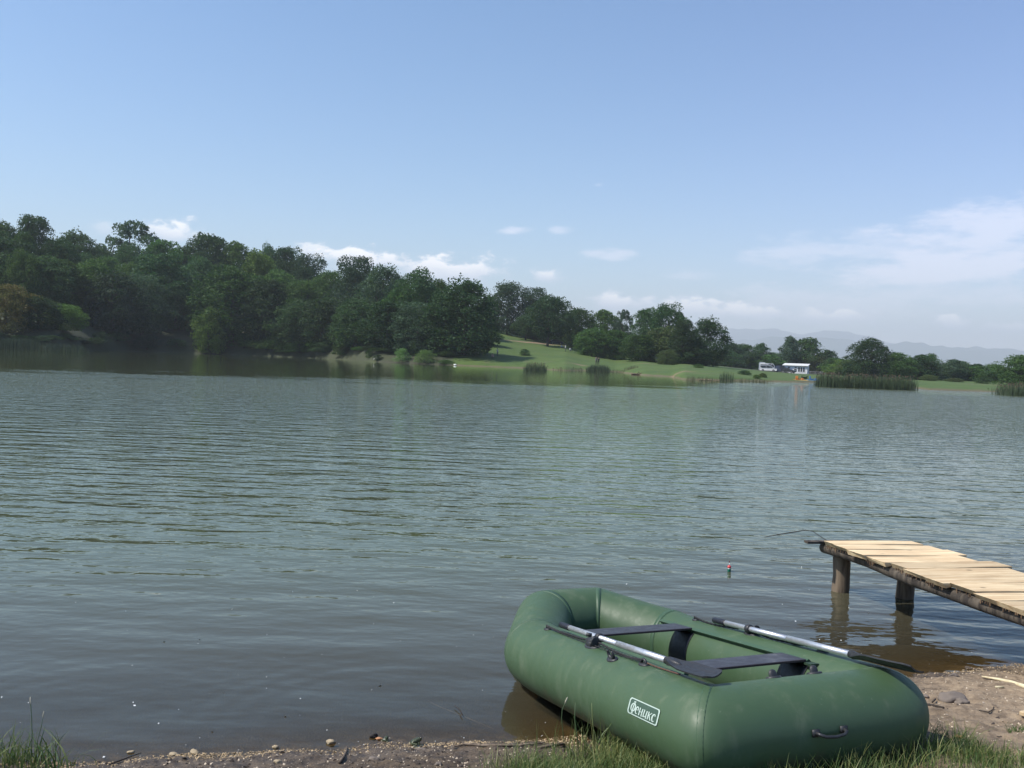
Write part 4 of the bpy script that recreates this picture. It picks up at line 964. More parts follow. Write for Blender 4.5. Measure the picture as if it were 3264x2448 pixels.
# floor
fl = [(-hw_, 0), (-hw_, L_ - 2 * r_ - BQ['bl']), (-BQ['bw'], L_ - 2 * r_), (BQ['bw'], L_ - 2 * r_), (hw_, L_ - 2 * r_ - BQ['bl']), (hw_, 0)]
FB = MB(); n = len(fl); FB.add([(x, y, .05 + brise(y)) for x, y in fl] + [(x, y, .035 + brise(y)) for x, y in fl], [tuple(range(n)), tuple(range(n, 2 * n))[::-1]] + [(i, (i + 1) % n, n + (i + 1) % n, n + i) for i in range(n)])
FB.build('floor_sheet', M_FLOOR, boat)
# rails along the inside of the side tubes, seats and their mounts
def patch(side, s0, s1, p0, p1, name, m_, off=.004, thick=.004, nn=10, label=None):
    V = []; ns = 6
    for i in range(ns + 1):
        for j in range(nn + 1): V.append(btube(side, s0 + (s1 - s0) * i / ns, p0 + (p1 - p0) * j / nn, off)[0])
    me = bpy.data.meshes.new(name); me.from_pydata([tuple(q) for q in V], [], [(i * (nn + 1) + j, (i + 1) * (nn + 1) + j, (i + 1) * (nn + 1) + j + 1, i * (nn + 1) + j + 1) for i in range(ns) for j in range(nn)])
    o = link(name, me, boat, m_, True); q = o.modifiers.new('thick', 'SOLIDIFY'); q.thickness = thick; q.offset = 0
    if label: o['label'] = label
    return o
for sd_, g in (('L', -1), ('R', 1)):
    rail = MB(); pts = [];
    for s in np.linspace(.36, 1.72, 20):
        p, nn_ = btube(sd_, s, -.66, .003); tdir = np.array([g * math.cos(-.66), 0, -math.sin(-.66)])
        pts.append([p - tdir * .012, p + tdir * .012, p + tdir * .008 + nn_ * .022, p - tdir * .016 + nn_ * .026])
    k = len(pts); rail.add([q for a in pts for q in a], [(i * 4 + j, i * 4 + (j + 1) % 4, i * 4 + 4 + (j + 1) % 4, i * 4 + 4 + j) for i in range(k - 1) for j in range(4)] + [(0, 1, 2, 3), (4 * k - 4, 4 * k - 3, 4 * k - 2, 4 * k - 1)])
    o = rail.build('seat_rail', M_SEAM, boat); o['label'] = 'dark green rail the seats slide in'
for i, ys in enumerate((1.453, .455)):
    sx_ = .348; zt = BQ['D'] - .017
    sb = MB(); sb.box((0, ys, zt - .006), (2 * sx_, .186, .012)); o = sb.build('seat', [M_PLY], boat, bevel=.004); o['label'] = 'narrow black plank seat nearer the %s' % ('bow' if i == 0 else 'stern')
    eb = MB(); eb.box((0, ys - .0935, zt - .0065), (2 * sx_ - .01, .003, .010)); eb.build('seat_edge', M_PLYE, o)
    for sd_ in 'LR':
        patch(sd_, ys - .10, ys + .085, -.75, -1.95, 'seat_mount', M_BLK)
sb = MB(); sb.box((.352, .33, BQ['D'] - .035), (.05, .05, .01)); sb.build('seat_stop', M_FLOOR, boat)
# rubber fittings
def on_tube(side, s, ph):
    p, n_ = btube(side, s, ph, .0)
    y = np.array([0, 1., 0]) if side != 'S' else np.array([1., 0, 0]); x = np.cross(y, n_)
    return p, np.stack([x, y, n_], 1)           # columns: across, along, out
def fitting(side, s, ph, name, parts, parent=boat, m_=M_BLK, label=None):
    p, R_ = on_tube(side, s, ph); Bq = MB()
    for fn in parts: fn(Bq, p, R_)
    o = Bq.build(name, m_, parent, smooth=True, bevel=0)
    if label: o['label'] = label
    return o
def disc(rx, ry, h=.007):
    def f(Bq, p, R_):
        n = 24; prof = [(1.0, -.006), (1.0, .003), (.9, h), (.0001, h + .001)]
        k0 = len(Bq.v)
        for (q, z) in prof:
            for j in range(n):
                a = 2 * math.pi * j / n; yl = ry * q * math.sin(a); xl = rx * q * math.cos(a)
                zz = z - (xl * xl) / (2 * r_)
                Bq.v.append(tuple(p + R_ @ np.array([xl, yl, zz])))
        for i in range(3):
            for j in range(n): Bq.f.append((k0 + i * n + j, k0 + i * n + (j + 1) % n, k0 + (i + 1) * n + (j + 1) % n, k0 + (i + 1) * n + j)); Bq.mi.append(0)
    return f
def knob(h=.032, w=.016, l=.026, off=(0, 0)):
    def f(Bq, p, R_):
        for (a, b) in ((0, 1),):
            prof = [(1, 0), (1, .35), (.92, .62), (.7, .85), (.4, .97), (.02, 1.)]; n = 14; k0 = len(Bq.v)
            for (q, z) in prof:
                for j in range(n):
                    t = 2 * math.pi * j / n; Bq.v.append(tuple(p + R_ @ np.array([off[0] + w * q * math.cos(t), off[1] + l * q * math.sin(t), .003 + h * z])))
            for i in range(5):
                for j in range(n): Bq.f.append((k0 + i * n + j, k0 + i * n + (j + 1) % n, k0 + (i + 1) * n + (j + 1) % n, k0 + (i + 1) * n + j)); Bq.mi.append(0)
    return f
def loop(R0=.016, th=.005, z0=.004, along=True, off=(0, 0)):
    def f(Bq, p, R_):
        pts = [p + R_ @ (np.array([off[0], off[1] + R0 * math.cos(a), z0 + R0 * math.sin(a)]) if along else np.array([off[0] + R0 * math.cos(a), off[1], z0 + R0 * math.sin(a)])) for a in np.linspace(-.2, math.pi + .2, 12)]
        Bq.tube(pts, th, 8)
    return f
def cyl(c, axis, rad, ln, n=16):
    def f(Bq, p, R_):
        a = np.array(axis, float); a /= np.linalg.norm(a); c_ = np.array(c, float)
        Bq.tube([p + R_ @ (c_ - a * ln / 2), p + R_ @ (c_ - a * ln / 2 * .98), p + R_ @ (c_ + a * ln / 2 * .98), p + R_ @ (c_ + a * ln / 2)], [rad * .93, rad, rad, rad * .93], n)
    return f
for sd_, s, ph in (('L', 1.56, .14), ('R', 1.51, -.08)): fitting(sd_, s, ph, 'rope_ring', [disc(.022, .026), loop(.014, .005)])
for s, ph in ((-.10, -.30), (.125, -.26)): fitting('S', s, ph, 'tow_ring', [disc(.030, .038), knob(.034, .012, .022)])
for sd_, s, ph in (('L', .49, .10), ('R', .41, .02)): fitting(sd_, s, ph, 'rope_ring', [disc(.024, .036), loop(.020, .007, .006)])
fitting('R', .62, .10, 'paddle_clip', [disc(.022, .03), knob(.032, .013, .014)])
# open hook that clips the oar when stowed
def hook(Bq, p, R_):
    for g in (-1, 1):
        pts = [p + R_ @ np.array([0, g * .024 * math.sin(a) + 0, .030 - .026 * math.cos(a)]) for a in np.linspace(.15, 2.2, 8)]
        Bq.tube(pts, [.011, .011, .010, .009, .008, .007, .006, .005], 8)
    Bq.box(p + R_ @ np.array([0, 0, .006]), (.02, .03, .012), R_)
fitting('L', .71, .36, 'oar_clip', [disc(.026, .040), hook], label='open upturned rubber hook')
# oarlocks
OAR = {}
for sd_, s, ph, g in (('L', 1.00, .14, -1), ('R', .97, -.02, 1)):
    o = fitting(sd_, s, ph, 'oarlock', [disc(.036, .062), cyl((0, 0, .024), (0, 1, 0), .019, .062), cyl((0, .036, .024), (0, 1, 0), .013, .03), cyl((0, -.038, .03), (0, 1, 0), .024, .012), cyl((0, 0, .010), (0, 1, 0), .026, .05)])
# oars
def oar(g, grip_xy, end_xy, zo, blade_len, blade_w, twist, label):
    """grip and blade-neck in boat coordinates; blade goes on in the same line"""
    a = np.array([grip_xy[0], grip_xy[1], zo[0]]); b = np.array([end_xy[0], end_xy[1], zo[1]]); d = (b - a) / np.linalg.norm(b - a); Lo = np.linalg.norm(b - a)
    root = empty('oar', (0, 0, 0), 0); root.parent = None
    wp = (bm4 @ Vector(tuple(a))) + Vector((BQ['px'], BQ['py'], BQ['pz']))
    up = np.array([0, 0, 1.]); sx2 = np.cross(d, up); sx2 /= np.linalg.norm(sx2); up = np.cross(sx2, d)
    Rl = np.stack([sx2, d, up], 1); RW = BR @ Rl
    root.matrix_world = Matrix.Translation(wp) @ Matrix([list(RW[i]) + [0] for i in range(3)] + [[0, 0, 0, 1]])
    tag(root, label, 'oar', 'oars of the green boat')
    s = MB(); s.tube([(0, .10, 0), (0, Lo * .58, 0)], .0148, 20); s.build('shaft', M_ALU, root, True)
    s = MB(); s.tube([(0, Lo * .58 - .004, 0), (0, Lo, 0)], .0162, 20); s.build('shaft', M_ALU, root, True)
    s = MB(); s.tube([(0, -.008, 0), (0, 0, 0), (0, .105, 0), (0, .112, 0)], [.013, .0175, .0175, .016], 18); s.build('grip', M_GRIP, root, True)
    # blade: neck, ribs and a slightly spooned plate with a squared rounded end
    ct, st = math.cos(twist), math.sin(twist); Bq = MB(); nb = 18; prev = []
    Vb = []; outl = lambda t: (.016 + (blade_w / 2 - .016) * min(1, (t / .40)) ** .85) * (1 if t < .93 else math.sqrt(max(.02, 1 - ((t - .93) / .07) ** 2 * .55)))
    for i in range(nb + 1):
        t = i / nb; w = outl(t); y = Lo - .01 + blade_len * t
        for j in range(9):
            u = (j / 8 - .5) * 2; zc = .010 * (u * u) * min(1, t * 3) - .006 * math.sin(t * 3)
            rib = .006 * max(0, 1 - abs(u) * w / .018) * (1 - t) + (.003 if abs(abs(u) - .45) < .12 and .25 < t < .92 else 0) + .012 * max(0, 1 - t * 5)
            for sg in (1, -1):
                x = u * w; z = zc + sg * (.0035 + (rib if True else 0)); Vb.append((x * ct - z * st, y, x * st + z * ct))
    def ix(i, j, sg): return (i * 9 + j) * 2 + (0 if sg > 0 else 1)
    Fb = []
    for i in range(nb):
        for j in range(8):
            Fb.append((ix(i, j, 1), ix(i, j + 1, 1), ix(i + 1, j + 1, 1), ix(i + 1, j, 1))); Fb.append((ix(i, j, -1), ix(i + 1, j, -1), ix(i + 1, j + 1, -1), ix(i, j + 1, -1)))
        Fb.append((ix(i, 0, 1), ix(i + 1, 0, 1), ix(i + 1, 0, -1), ix(i, 0, -1))); Fb.append((ix(i, 8, 1), ix(i, 8, -1), ix(i + 1, 8, -1), ix(i + 1, 8, 1)))
    for j in range(8): Fb.append((ix(0, j, 1), ix(0, j, -1), ix(0, j + 1, -1), ix(0, j + 1, 1))); Fb.append((ix(nb, j, 1), ix(nb, j + 1, 1), ix(nb, j + 1, -1), ix(nb, j, -1)))
    Bq.add(Vb, Fb); Bq.build('blade', M_BLK, root, smooth=False)
    s = MB(); s.tube([(0, Lo - .03, 0), (0, Lo, 0), (0, Lo + .03, 0), (0, Lo + .09, 0)], [.0175, .018, .015, .006], 16); s.build('blade_socket', M_BLK, root, True)
    # pivot ring where the oar meets the oarlock
    yl = .46 if g < 0 else .33
    s = MB(); s.tube([(0, yl - .016, 0), (0, yl - .013, 0), (0, yl + .013, 0), (0, yl + .016, 0)], [.019, .024, .024, .019], 18)
    s.tube([(0, yl, .0), (g * -.03, yl, .004), (g * -.05, yl + .01, .0)] if g < 0 else [(0, yl, 0), (-.03, yl, -.008)], .008, 8)
    if g < 0: s.tube([(.034, yl - .02, .012), (.06, yl - .035, .016)], [.010, .011], 10)
    s.build('pivot_ring', M_BLK, root, True)
    return root
zo = BQ['D'] + .0315
oar(-1, (-hw_ + .023, 1.483), (-hw_ + .030, .342), (zo, zo + .006), .36, .108, RAD(-10), 'oar lying along the near side of the green boat with its blade flat')
oar(1, (hw_ - .031, 1.293), (hw_ - .031, .152), (zo, zo), .385, .125, RAD(22), 'oar along the far side of the green boat with its blade past the stern')
# grab lines
def rope(pts, rad, name, m_=M_ROPE, parent=boat, label=None):
    P = [];
    for a, b in zip(pts[:-1], pts[1:]):
        for t in np.linspace(0, 1, 9)[:-1]: P.append(np.array(a) * (1 - t) + np.array(b) * t)
    P.append(np.array(pts[-1])); P = np.array(P); K_ = P.copy()
    for _ in range(3): K_[1:-1] = (K_[:-2] + K_[1:-1] * 2 + K_[2:]) / 4
    s = MB(); s.tube(list(K_), [rad * (1 + .22 * (-1) ** i) for i in range(len(K_))], 7); o = s.build(name, m_, parent, True)
    if label: o['label'] = label
    return o
T_ = lambda sd_, s, ph, off: btube(sd_, s, ph, off)[0]
rope([T_('L', 1.57, .14, .02), T_('L', 1.45, .10, .008), T_('L', 1.2, .02, .006), T_('L', 1.06, .08, .02), T_('L', .94, .06, .022), T_('L', .8, .05, .007), T_('L', .64, .07, .006), T_('L', .5, .10, .020)], .0052, 'grab_rope')
rope([T_('L', 1.57, .15, .016), T_('L', 1.35, .14, .005), T_('L', 1.1, .16, .008), T_('L', .9, .18, .012), T_('L', .7, .14, .005), T_('L', .5, .14, .016)], .0026, 'thin_cord')
rope([T_('L', .48, .09, .012), T_('L', .40, .04, .005), T_('L', .28, .0, .005), T_('L', .22, -.02, .006)], .0034, 'thin_cord', M_OLDROPE, label='faded red-brown cord end')
rope([T_('R', 1.52, -.08, .018), T_('R', 1.42, -.12, .007), T_('R', 1.25, -.14, .006), T_('R', 1.08, -.08, .014), T_('R', .99, -.06, .035), T_('R', .92, -.08, .018), T_('R', .78, -.10, .006), T_('R', .62, -.05, .008), T_('R', .55, -.04, .012), T_('R', .42, .0, .016)], .0055, 'grab_rope')
# carrying handle on the stern and a tiny valve
def hnd(Bq, p, R_):
    pts = [(0, -.075, .004), (.004, -.07, .026), (.012, -.05, .036), (.016, 0, .040), (.012, .05, .036), (.004, .07, .026), (0, .075, .004)]
    Bq.tube([p + R_ @ np.array(q) for q in pts], [.008, .0075, .007, .007, .007, .0075, .008], 10)
fitting('S', -.02, 1.50, 'carry_handle', [hnd, lambda B_, p, R_: [B_.box(p + R_ @ np.array([0, q, .004]), (.03, .036, .008), R_) for q in (-.075, .075)]])
# printed name plate: frame and hand-drawn letters, wrapped round the tube
def logo():
    s0, s1 = .345, .095; pc0, pc1 = 1.08, 1.43
    def place(u, v, off):      # u 0..1 left to right, v 0..1 bottom to top
        return T_('L', s0 + (s1 - s0) * u, pc1 + (pc0 - pc1) * v, off)
    AR = (s0 - s1) / ((pc1 - pc0) * r_)
    # panel
    def rr(u0, v0, u1, v1, rad, n=6):
        pts = []; ru, rv = rad / AR, rad
        for (cu, cv, a0) in ((u1 - ru, v1 - rv, 0), (u0 + ru, v1 - rv, 90), (u0 + ru, v0 + rv, 180), (u1 - ru, v0 + rv, 270)):
            for k in range(n + 1): a = RAD(a0 + 90 * k / n); pts.append((cu + ru * math.cos(a), cv + rv * math.sin(a)))
        return pts
    out = rr(0, 0, 1, 1, .2); inn = rr(.045 * .8, .065, 1 - .045 * .8, 1 - .065, .16); n = len(out)
    V = [tuple(place(u, v, .0032)) for (u, v) in out + inn]; me = bpy.data.meshes.new('logo_frame'); me.from_pydata(V, [], [(i, (i + 1) % n, n + (i + 1) % n, n + i) for i in range(n)]); link('logo_frame', me, boat, M_PAINT)
    G = 16; V = [tuple(place(.02 + .96 * i / G, .04 + .92 * j / 4, .0018)) for i in range(G + 1) for j in range(5)]
    me = bpy.data.meshes.new('logo_panel'); me.from_pydata(V, [], [(i * 5 + j, i * 5 + 5 + j, i * 5 + 6 + j, i * 5 + 1 + j) for i in range(G) for j in range(4)]); link('logo_panel', me, boat, M_LOGOBG)
    # letters: strokes (x, y, half-width) in em units; slanted
    def arc(cx, cy, rx, ry, a0, a1, w0, w1, n=14): return [(cx + rx * math.cos(RAD(a0 + (a1 - a0) * k / n)), cy + ry * math.sin(RAD(a0 + (a1 - a0) * k / n)), w0 + (w1 - w0) * abs(math.sin(math.pi * k / n))) for k in range(n + 1)]
    st = lambda x0, y0, x1, y1, w: [(x0, y0, w), (x1, y1, w)]
    LET = [
      (0.50, [st(.25, -.06, .25, .98, .052), st(.14, .97, .36, .97, .03), st(.14, -.05, .36, -.05, .03), arc(.25, .5, .235, .46, 0, 180, .035, .035) if 0 else arc(.25, .46, .20, .36, -90, 90, .03, .058), arc(.25, .46, .20, .36, 90, 270, .03, .058)]),
      (0.36, [arc(.18, .34, .13, .30, 5, 300, .032, .06), st(.07, .36, .30, .40, .028)]),
      (0.44, [st(.08, 0, .08, .66, .05), st(.33, .02, .33, .66, .05), st(.08, .33, .33, .36, .028), st(.02, .64, .10, .67, .028), st(.31, .03, .40, .0, .028)]),
      (0.44, [st(.08, .04, .08, .66, .05), st(.33, .0, .33, .66, .05), st(.09, .03, .33, .20, .03), st(.02, .64, .10, .67, .028), st(.33, .02, .41, .02, .03)]),
      (0.42, [st(.08, 0, .08, .66, .05), st(.09, .32, .34, .64, .032), st(.16, .40, .34, .03, .048), st(.30, .64, .38, .62, .036), st(.02, .64, .10, .67, .028), st(.33, .03, .40, .04, .028)]),
      (0.34, [arc(.19, .34, .14, .31, 50, 310, .032, .062), st(.27, .58, .29, .50, .035)]),
    ]
    tot = sum(a for a, _ in LET); V = []; Fs = []; x0 = 0; scu = .86 / (tot + .1); 
    for adv, strokes in LET:
        for S_ in strokes:
            S2 = []
            for (a, b) in zip(S_[:-1], S_[1:]):
                for t in (0, .5): S2.append(tuple(a[i] * (1 - t) + b[i] * t for i in range(3)))
            S2.append(S_[-1]); k0 = len(V)
            for i, (x, y, w) in enumerate(S2):
                a = S2[max(0, i - 1)]; b = S2[min(len(S2) - 1, i + 1)]; dx, dy = b[0] - a[0], b[1] - a[1]; l = math.hypot(dx, dy) + 1e-9; nx, ny = -dy / l * w, dx / l * w
                for g in (1, -1):
                    X_, Y_ = x + nx * g, y + ny * g; u = .075 + (x0 + X_ + .10 * Y_) * scu; v = .15 + Y_ * .70; V.append(tuple(place(u, v, .0034)))
            Fs += [(k0 + 2 * i, k0 + 2 * i + 1, k0 + 2 * i + 3, k0 + 2 * i + 2) for i in range(len(S2) - 1)]
        x0 += adv
    me = bpy.data.meshes.new('logo_lettering'); me.from_pydata(V, [], Fs); link('logo_lettering', me, boat, M_PAINT)
logo()

# ------------------------------------------------------------------ the wooden pier
def wood(name, c1, c2, along=1, rough=.75, scale=1., bump=.0015):
    def b(N):
        co = obj_co(N); oi = N.new('ShaderNodeObjectInfo')
        off = N.new('ShaderNodeVectorMath', operation='ADD', i_0=co); cmb = N.new('ShaderNodeCombineXYZ', i_0=N.m('MULTIPLY', oi.outputs['Random'], 30.), i_1=N.m('MULTIPLY', oi.outputs['Random'], 17.), i_2=0.); N.put(off.inputs[1], cmb)
        scv = [14 * scale] * 3; scv[along] = 1.1 * scale
        g = N.noise(N.mapping(off.outputs[0], sc=tuple(scv)), 1.6, 5., .6, dist=.6); k = N.noise(off.outputs[0], 3.5, 3.)
        c = N.mix(N.step(g, .35, .66), (*c1, 1), (*c2, 1)); c = N.mix(N.m('MULTIPLY', N.step(k, .5, .75), .35), c, tuple(v * .6 for v in c2) + (1,))
        kn = N.new('ShaderNodeTexVoronoi'); N.put(kn.inputs['Vector'], N.mapping(off.outputs[0], sc=(1., 1.6, 1.6))); kn.inputs['Scale'].default_value = 3.2
        c = N.mix(N.m('MULTIPLY', N.step(kn.outputs['Distance'], .11, .05), .8), c, tuple(v * .35 for v in c2) + (1,))
        hs = N.new('ShaderNodeHueSaturation', i_Color=c); N.put(hs.inputs['Value'], N.m('ADD', .78, N.m('MULTIPLY', oi.outputs['Random'], .36)))
        P = N.new('ShaderNodeBsdfPrincipled', i_Base_Color=hs.outputs[0], i_Roughness=rough)
        B = N.new('ShaderNodeBump', i_Strength=.8, i_Distance=bump); N.put(B.inputs['Height'], g); N.put(P.inputs['Normal'], B)
        return P.outputs[0]
    return mat(name, b)
M_PLANK = wood('fresh_sawn_planks', (.72, .57, .35), (.54, .38, .21), 0)
M_BARKE = wood('bark_edge', (.10, .06, .035), (.25, .16, .09), 0, .9)
M_LOG = wood('peeled_grey_log', (.028, .022, .018), (.12, .098, .074), 2, .9, .7, .004)
M_POST = wood('brown_post', (.07, .05, .035), (.23, .175, .12), 2, .9, .8, .006)
ZD = .475
def pier():
    root_p = at(2626, 1722, ZD); A0 = root_p[:2]; B0 = at(2904, 1722, ZD)[:2]; A1 = at(3264, 1944, ZD)[:2]; A1 = A0 + (A1 - A0) * 1.9
    ax = (A1 - A0) / np.linalg.norm(A1 - A0); cr = (B0 - A0); Wd = np.linalg.norm(cr); cr /= Wd
    root = empty('wooden_pier', (A0[0], A0[1], 0), 0, 'small plank pier on log posts reaching over the water', 'pier')
    Lp = np.linalg.norm(A1 - A0); pos = .0; k = 0; rg = random.Random(5)
    widths = [.16, .20, .23, .235, .21, .24, .20, .25, .21, .23, .24, .20, .22, .24, .21, .22, .21, .23]
    # per plank: overhang at the left end, at the right end, tilt of each plank across
    lo = [.00, .02, .045, .03, -.015, .02, .035, -.015, .03, .02, .03, .03, .0, .03, .02, .03, .01, .03]
    ro = [.0, .03, .06, -.02, .08, .02, .05, .07, -.01, .05, .02, .06, .0, .04, .02, .03, .04, .02]
    while pos < Lp and k < len(widths):
        w = widths[k]; l0 = lo[k % len(lo)]; r0 = ro[k % len(ro)] * 1.1; sk = rg.uniform(-.022, .022); th = rg.uniform(.028, .038)
        c0 = A0 + ax * (pos + w / 2) - A0
        pl = MB(); n = 16; top = []; V = []
        for j in range(n + 1):
            t = j / n; x = -l0 + (Wd + l0 + r0) * t
            for e in (-1, 1):
                y = e * (w / 2 - .0035) + sk * (t - .5) * 2
                y += rg.uniform(-.0022, .0022) + .004 * math.sin(t * 5 + k * 2)
                V.append((x, y))
        Vt = []; zs = ZD + rg.uniform(-.006, .006); tilt = rg.uniform(-.02, .02)
        for (x, y) in V:
            p = c0 + cr * x + ax * y; zz = zs + tilt * y + .004 * math.sin(x * 4 + k)
            Vt.append((p[0], p[1], zz))
        Vb = [(p[0] + (.006 if 0 else 0), p[1], p[2] - th) for p in Vt]
        # ragged bark on the left end: undercut
        for e in (0, 1):
            jx = rg.uniform(.01, .035); Vb[e] = (Vb[e][0] + cr[0] * jx, Vb[e][1] + cr[1] * jx, Vb[e][2] - rg.uniform(0, .012))
        m_ = len(Vt); Fs = [(2 * j, 2 * j + 2, 2 * j + 3, 2 * j + 1) for j in range(n)] + [(m_ + 2 * j, m_ + 2 * j + 1, m_ + 2 * j + 3, m_ + 2 * j + 2) for j in range(n)]
        Fs += [(2 * j, m_ + 2 * j, m_ + 2 * j + 2, 2 * j + 2) for j in range(n)] + [(2 * j + 1, 2 * j + 3, m_ + 2 * j + 3, m_ + 2 * j + 1) for j in range(n)]
        Fs += [(0, 1, m_ + 1, m_), (2 * n, m_ + 2 * n, m_ + 2 * n + 1, 2 * n + 1)]
        # local frame along the plank so the grain follows it
        ang = math.atan2(cr[1], cr[0]); ca, sa = math.cos(-ang), math.sin(-ang)
        def loc(p): q = (p[0] - c0[0], p[1] - c0[1]); return (q[0] * ca - q[1] * sa, q[0] * sa + q[1] * ca, p[2] - ZD)
        pl.add([loc(p) for p in Vt + Vb], Fs); o = pl.build('plank', M_PLANK, root, bevel=.002); o.location = (c0[0], c0[1], ZD); o.rotation_euler[2] = ang
        # splinters and bark hanging at the sawn end
        if rg.random() < .75:
            s = MB()
            for _ in range(rg.randint(6, 14)):
                yy = rg.uniform(-w / 2 + .01, w / 2 - .01); h = rg.uniform(.010, .034); ww = rg.uniform(.003, .008)
                p = c0 + cr * (-l0 + rg.uniform(-.004, .02)) + ax * yy; s.box((*loc((p[0], p[1], zs - th - h / 2 + .002)),), (.006, ww, h), taper=.9)
            s.build('bark_fringe', M_BARKE, o)
        pos += w + rg.choice([.003, .004, .006, .010]); k += 1
    # two carrying logs under the ends of the planks
    def P3(t, x, z): q = ax * t + cr * x; return (q[0], q[1], z)
    for (x, t0, rr, lab) in ((.070, -.10, .048, 'near carrying log, dark with peeled patches'), (Wd - .07, -.03, .055, 'far carrying log')):
        s = MB(); s.tube([P3(t0 + (Lp - t0) * q / 14, x + .012 * math.sin(q * 1.3), ZD - .036 - rr + .008 * math.sin(q * .9)) for q in range(15)], [rr * (1 + .07 * math.sin(q * 2.1 + x * 9)) for q in range(15)], 14, jit=.03)
        o = s.build('carrying_log', M_LOG, root, True); o['label'] = lab
    s = MB(); q0 = P3(-.075, -.13, ZD - .030); q1 = P3(-.06, .60, ZD - .030); cc = [(q0[i] + q1[i]) / 2 for i in range(3)]
    an = math.atan2(cr[1], cr[0]); Rz = np.array([[math.cos(an), -math.sin(an), 0], [math.sin(an), math.cos(an), 0], [0, 0, 1]])
    s.box(cc, (.73, .07, .022), Rz); o = s.build('end_board', M_LOG, root, bevel=.002); o['label'] = 'thin grey board sticking out under the outer end'
    for (px_, py_, zt, rr) in ((2677, 1884, ZD - .13, .080), (2882, 1905, ZD - .13, .080)):
        p = at(px_, py_, 0)[:2] - A0; s = MB()
        s.tube([(p[0] + .010 * math.sin(q), p[1], -.7 + (zt + .72) * q / 10) for q in range(11)], [rr * (1.04 - .012 * q + .02 * math.sin(q * 3)) for q in range(11)], 18, jit=.025)
        s.build('post', M_POST, root, True)
    for t in (3.3,):
        for x in (.05, Wd - .08):
            p = P3(t, x, 0); zg = gz(p[0] + A0[0], p[1] + A0[1]); s = MB(); s.tube([(p[0], p[1], zg - .3 + (ZD - .13 - zg + .32) * q / 6) for q in range(7)], [.07 * (1 + .02 * math.sin(q * 3)) for q in range(7)], 16, jit=.025); s.build('post', M_LOG, root, True)
    return root, A0, ax, cr, Wd
PIER = pier()

# bent dark rod tip past the outer end of the pier
a = at(2404 + 31, 1712, ZD + .02); 
def rp(x, y, Y, z=None): return atY(x, y, Y)
Yp = PIER[1][1]
s = MB(); s.tube([atY(2436, 1712, Yp + .12), atY(2480, 1704, Yp + .1), atY(2530, 1696, Yp + .07), atY(2568, 1690, Yp + .05), atY(2592, 1694, Yp + .03), atY(2612, 1708, Yp), atY(2634, 1722, Yp - .06)], [.0028, .0042, .0050, .0036, .0030, .0030, .0030], 8)
o = s.build('twig', plain('dark_twig', (.018, .014, .012), .7), smooth=True, recenter=True); tag(o, 'thin bent dark twig poking out past the pier end', 'twig')

# fishing float
fp = at(2324, 1822, 0.); fl_ = empty('fishing_float', (fp[0], fp[1], 0), 0, 'small red, white and green fishing float upright in the water', 'fishing float')
M_RED = plain('red_paint', (.55, .05, .05), .35, var=.1); M_GRN = plain('green_paint', (.0, .10, .06), .35, var=.1); M_WHT = plain('white_paint', (.75, .78, .76), .35, var=.08); M_DRK = plain('dark_tip', (.08, .01, .012), .4)
s = MB(); s.lathe((0, 0, 0), [(.002, -.05), (.014, -.03), (.017, -.005), (.017, .018), (.0165, .030)], 16); s.build('lower_body', M_GRN, fl_, True)
s = MB(); s.lathe((0, 0, 0), [(.0165, .030), (.0175, .036)], 16); s.build('white_band', M_WHT, fl_, True)
s = MB(); s.lathe((0, 0, 0), [(.0175, .036), (.019, .046), (.016, .056), (.007, .062), (.003, .066)], 16); s.build('upper_body', M_RED, fl_, True)
s = MB(); s.lathe((0, 0, 0), [(.0035, .062), (.0035, .088)], 10); s.build('stem', M_WHT, fl_, True)
s = MB(); s.lathe((0, 0, 0), [(.005, .088), (.0065, .094), (.004, .104), (.001, .107)], 10); s.build('tip', M_DRK, fl_, True)

# ------------------------------------------------------------------ stones, sticks, litter of the near bank
M_STN = plain('tan_stone', (.34, .27, .17), .8, var=.4, scale=30., bump=.002, bscale=60.); M_GST = plain('grey_stone', (.17, .14, .115), .9, var=.4, scale=18., bump=.004, bscale=40.); M_RSTN = plain('orange_stone', (.40, .20, .10), .85, var=.3, scale=25.)
def stone(name, px_, size, m_, label, cat='stone', z=None, flat=.5):
    p = at(*px_, 0.05); 
    for _ in range(4): p = at(*px_, max(0, gz(p[0], p[1])))
    bm_ = bmesh.new(); bmesh.ops.create_icosphere(bm_, subdivisions=3, radius=1.); sd2 = random.uniform(0, 99)
    for v in bm_.verts:
        c = v.co.copy(); n_ = mnoise.noise(c * 1.1 + Vector((sd2, 0, 0))) * .45 + mnoise.noise(c * 3 + Vector((sd2, 5, 0))) * .14
        v.co = c * (1 + n_); v.co.x *= size[0] * .82; v.co.y *= size[1] * .82; v.co.z *= size[2] * .82
    me = bpy.data.meshes.new(name); bm_.to_mesh(me); bm_.free(); o = link(name, me, None, m_, True)
    o.location = (p[0], p[1], max(0, gz(p[0], p[1])) + size[2] * .25); o.rotation_euler[2] = random.uniform(-.4, .4); return tag(o, label, cat)
stone('stone', (1055, 2368), (.030, .02, .017), M_STN, 'pale tan stone at the water line, biggest of the three left of the frogs')
stone('stone', (878, 2382), (.018, .013, .010), M_STN, 'small whitish stone in the water left of the biggest tan stone')
stone('stone', (620, 2398), (.026, .018, .013), M_STN, 'cream stone half in the water left of the middle of the shore')
stone('stone', (418, 2398), (.022, .014, .009), M_STN, 'yellowish stone in the shallows nearest the left grass tuft')
stone('stone', (552, 2404), (.024, .016, .008), M_STN, 'flat yellowish stone between the cream stone and the left one')
stone('stone', (886, 2430), (.022, .016, .013), M_STN, 'yellow-orange stone lying on the mud below the tan stones')
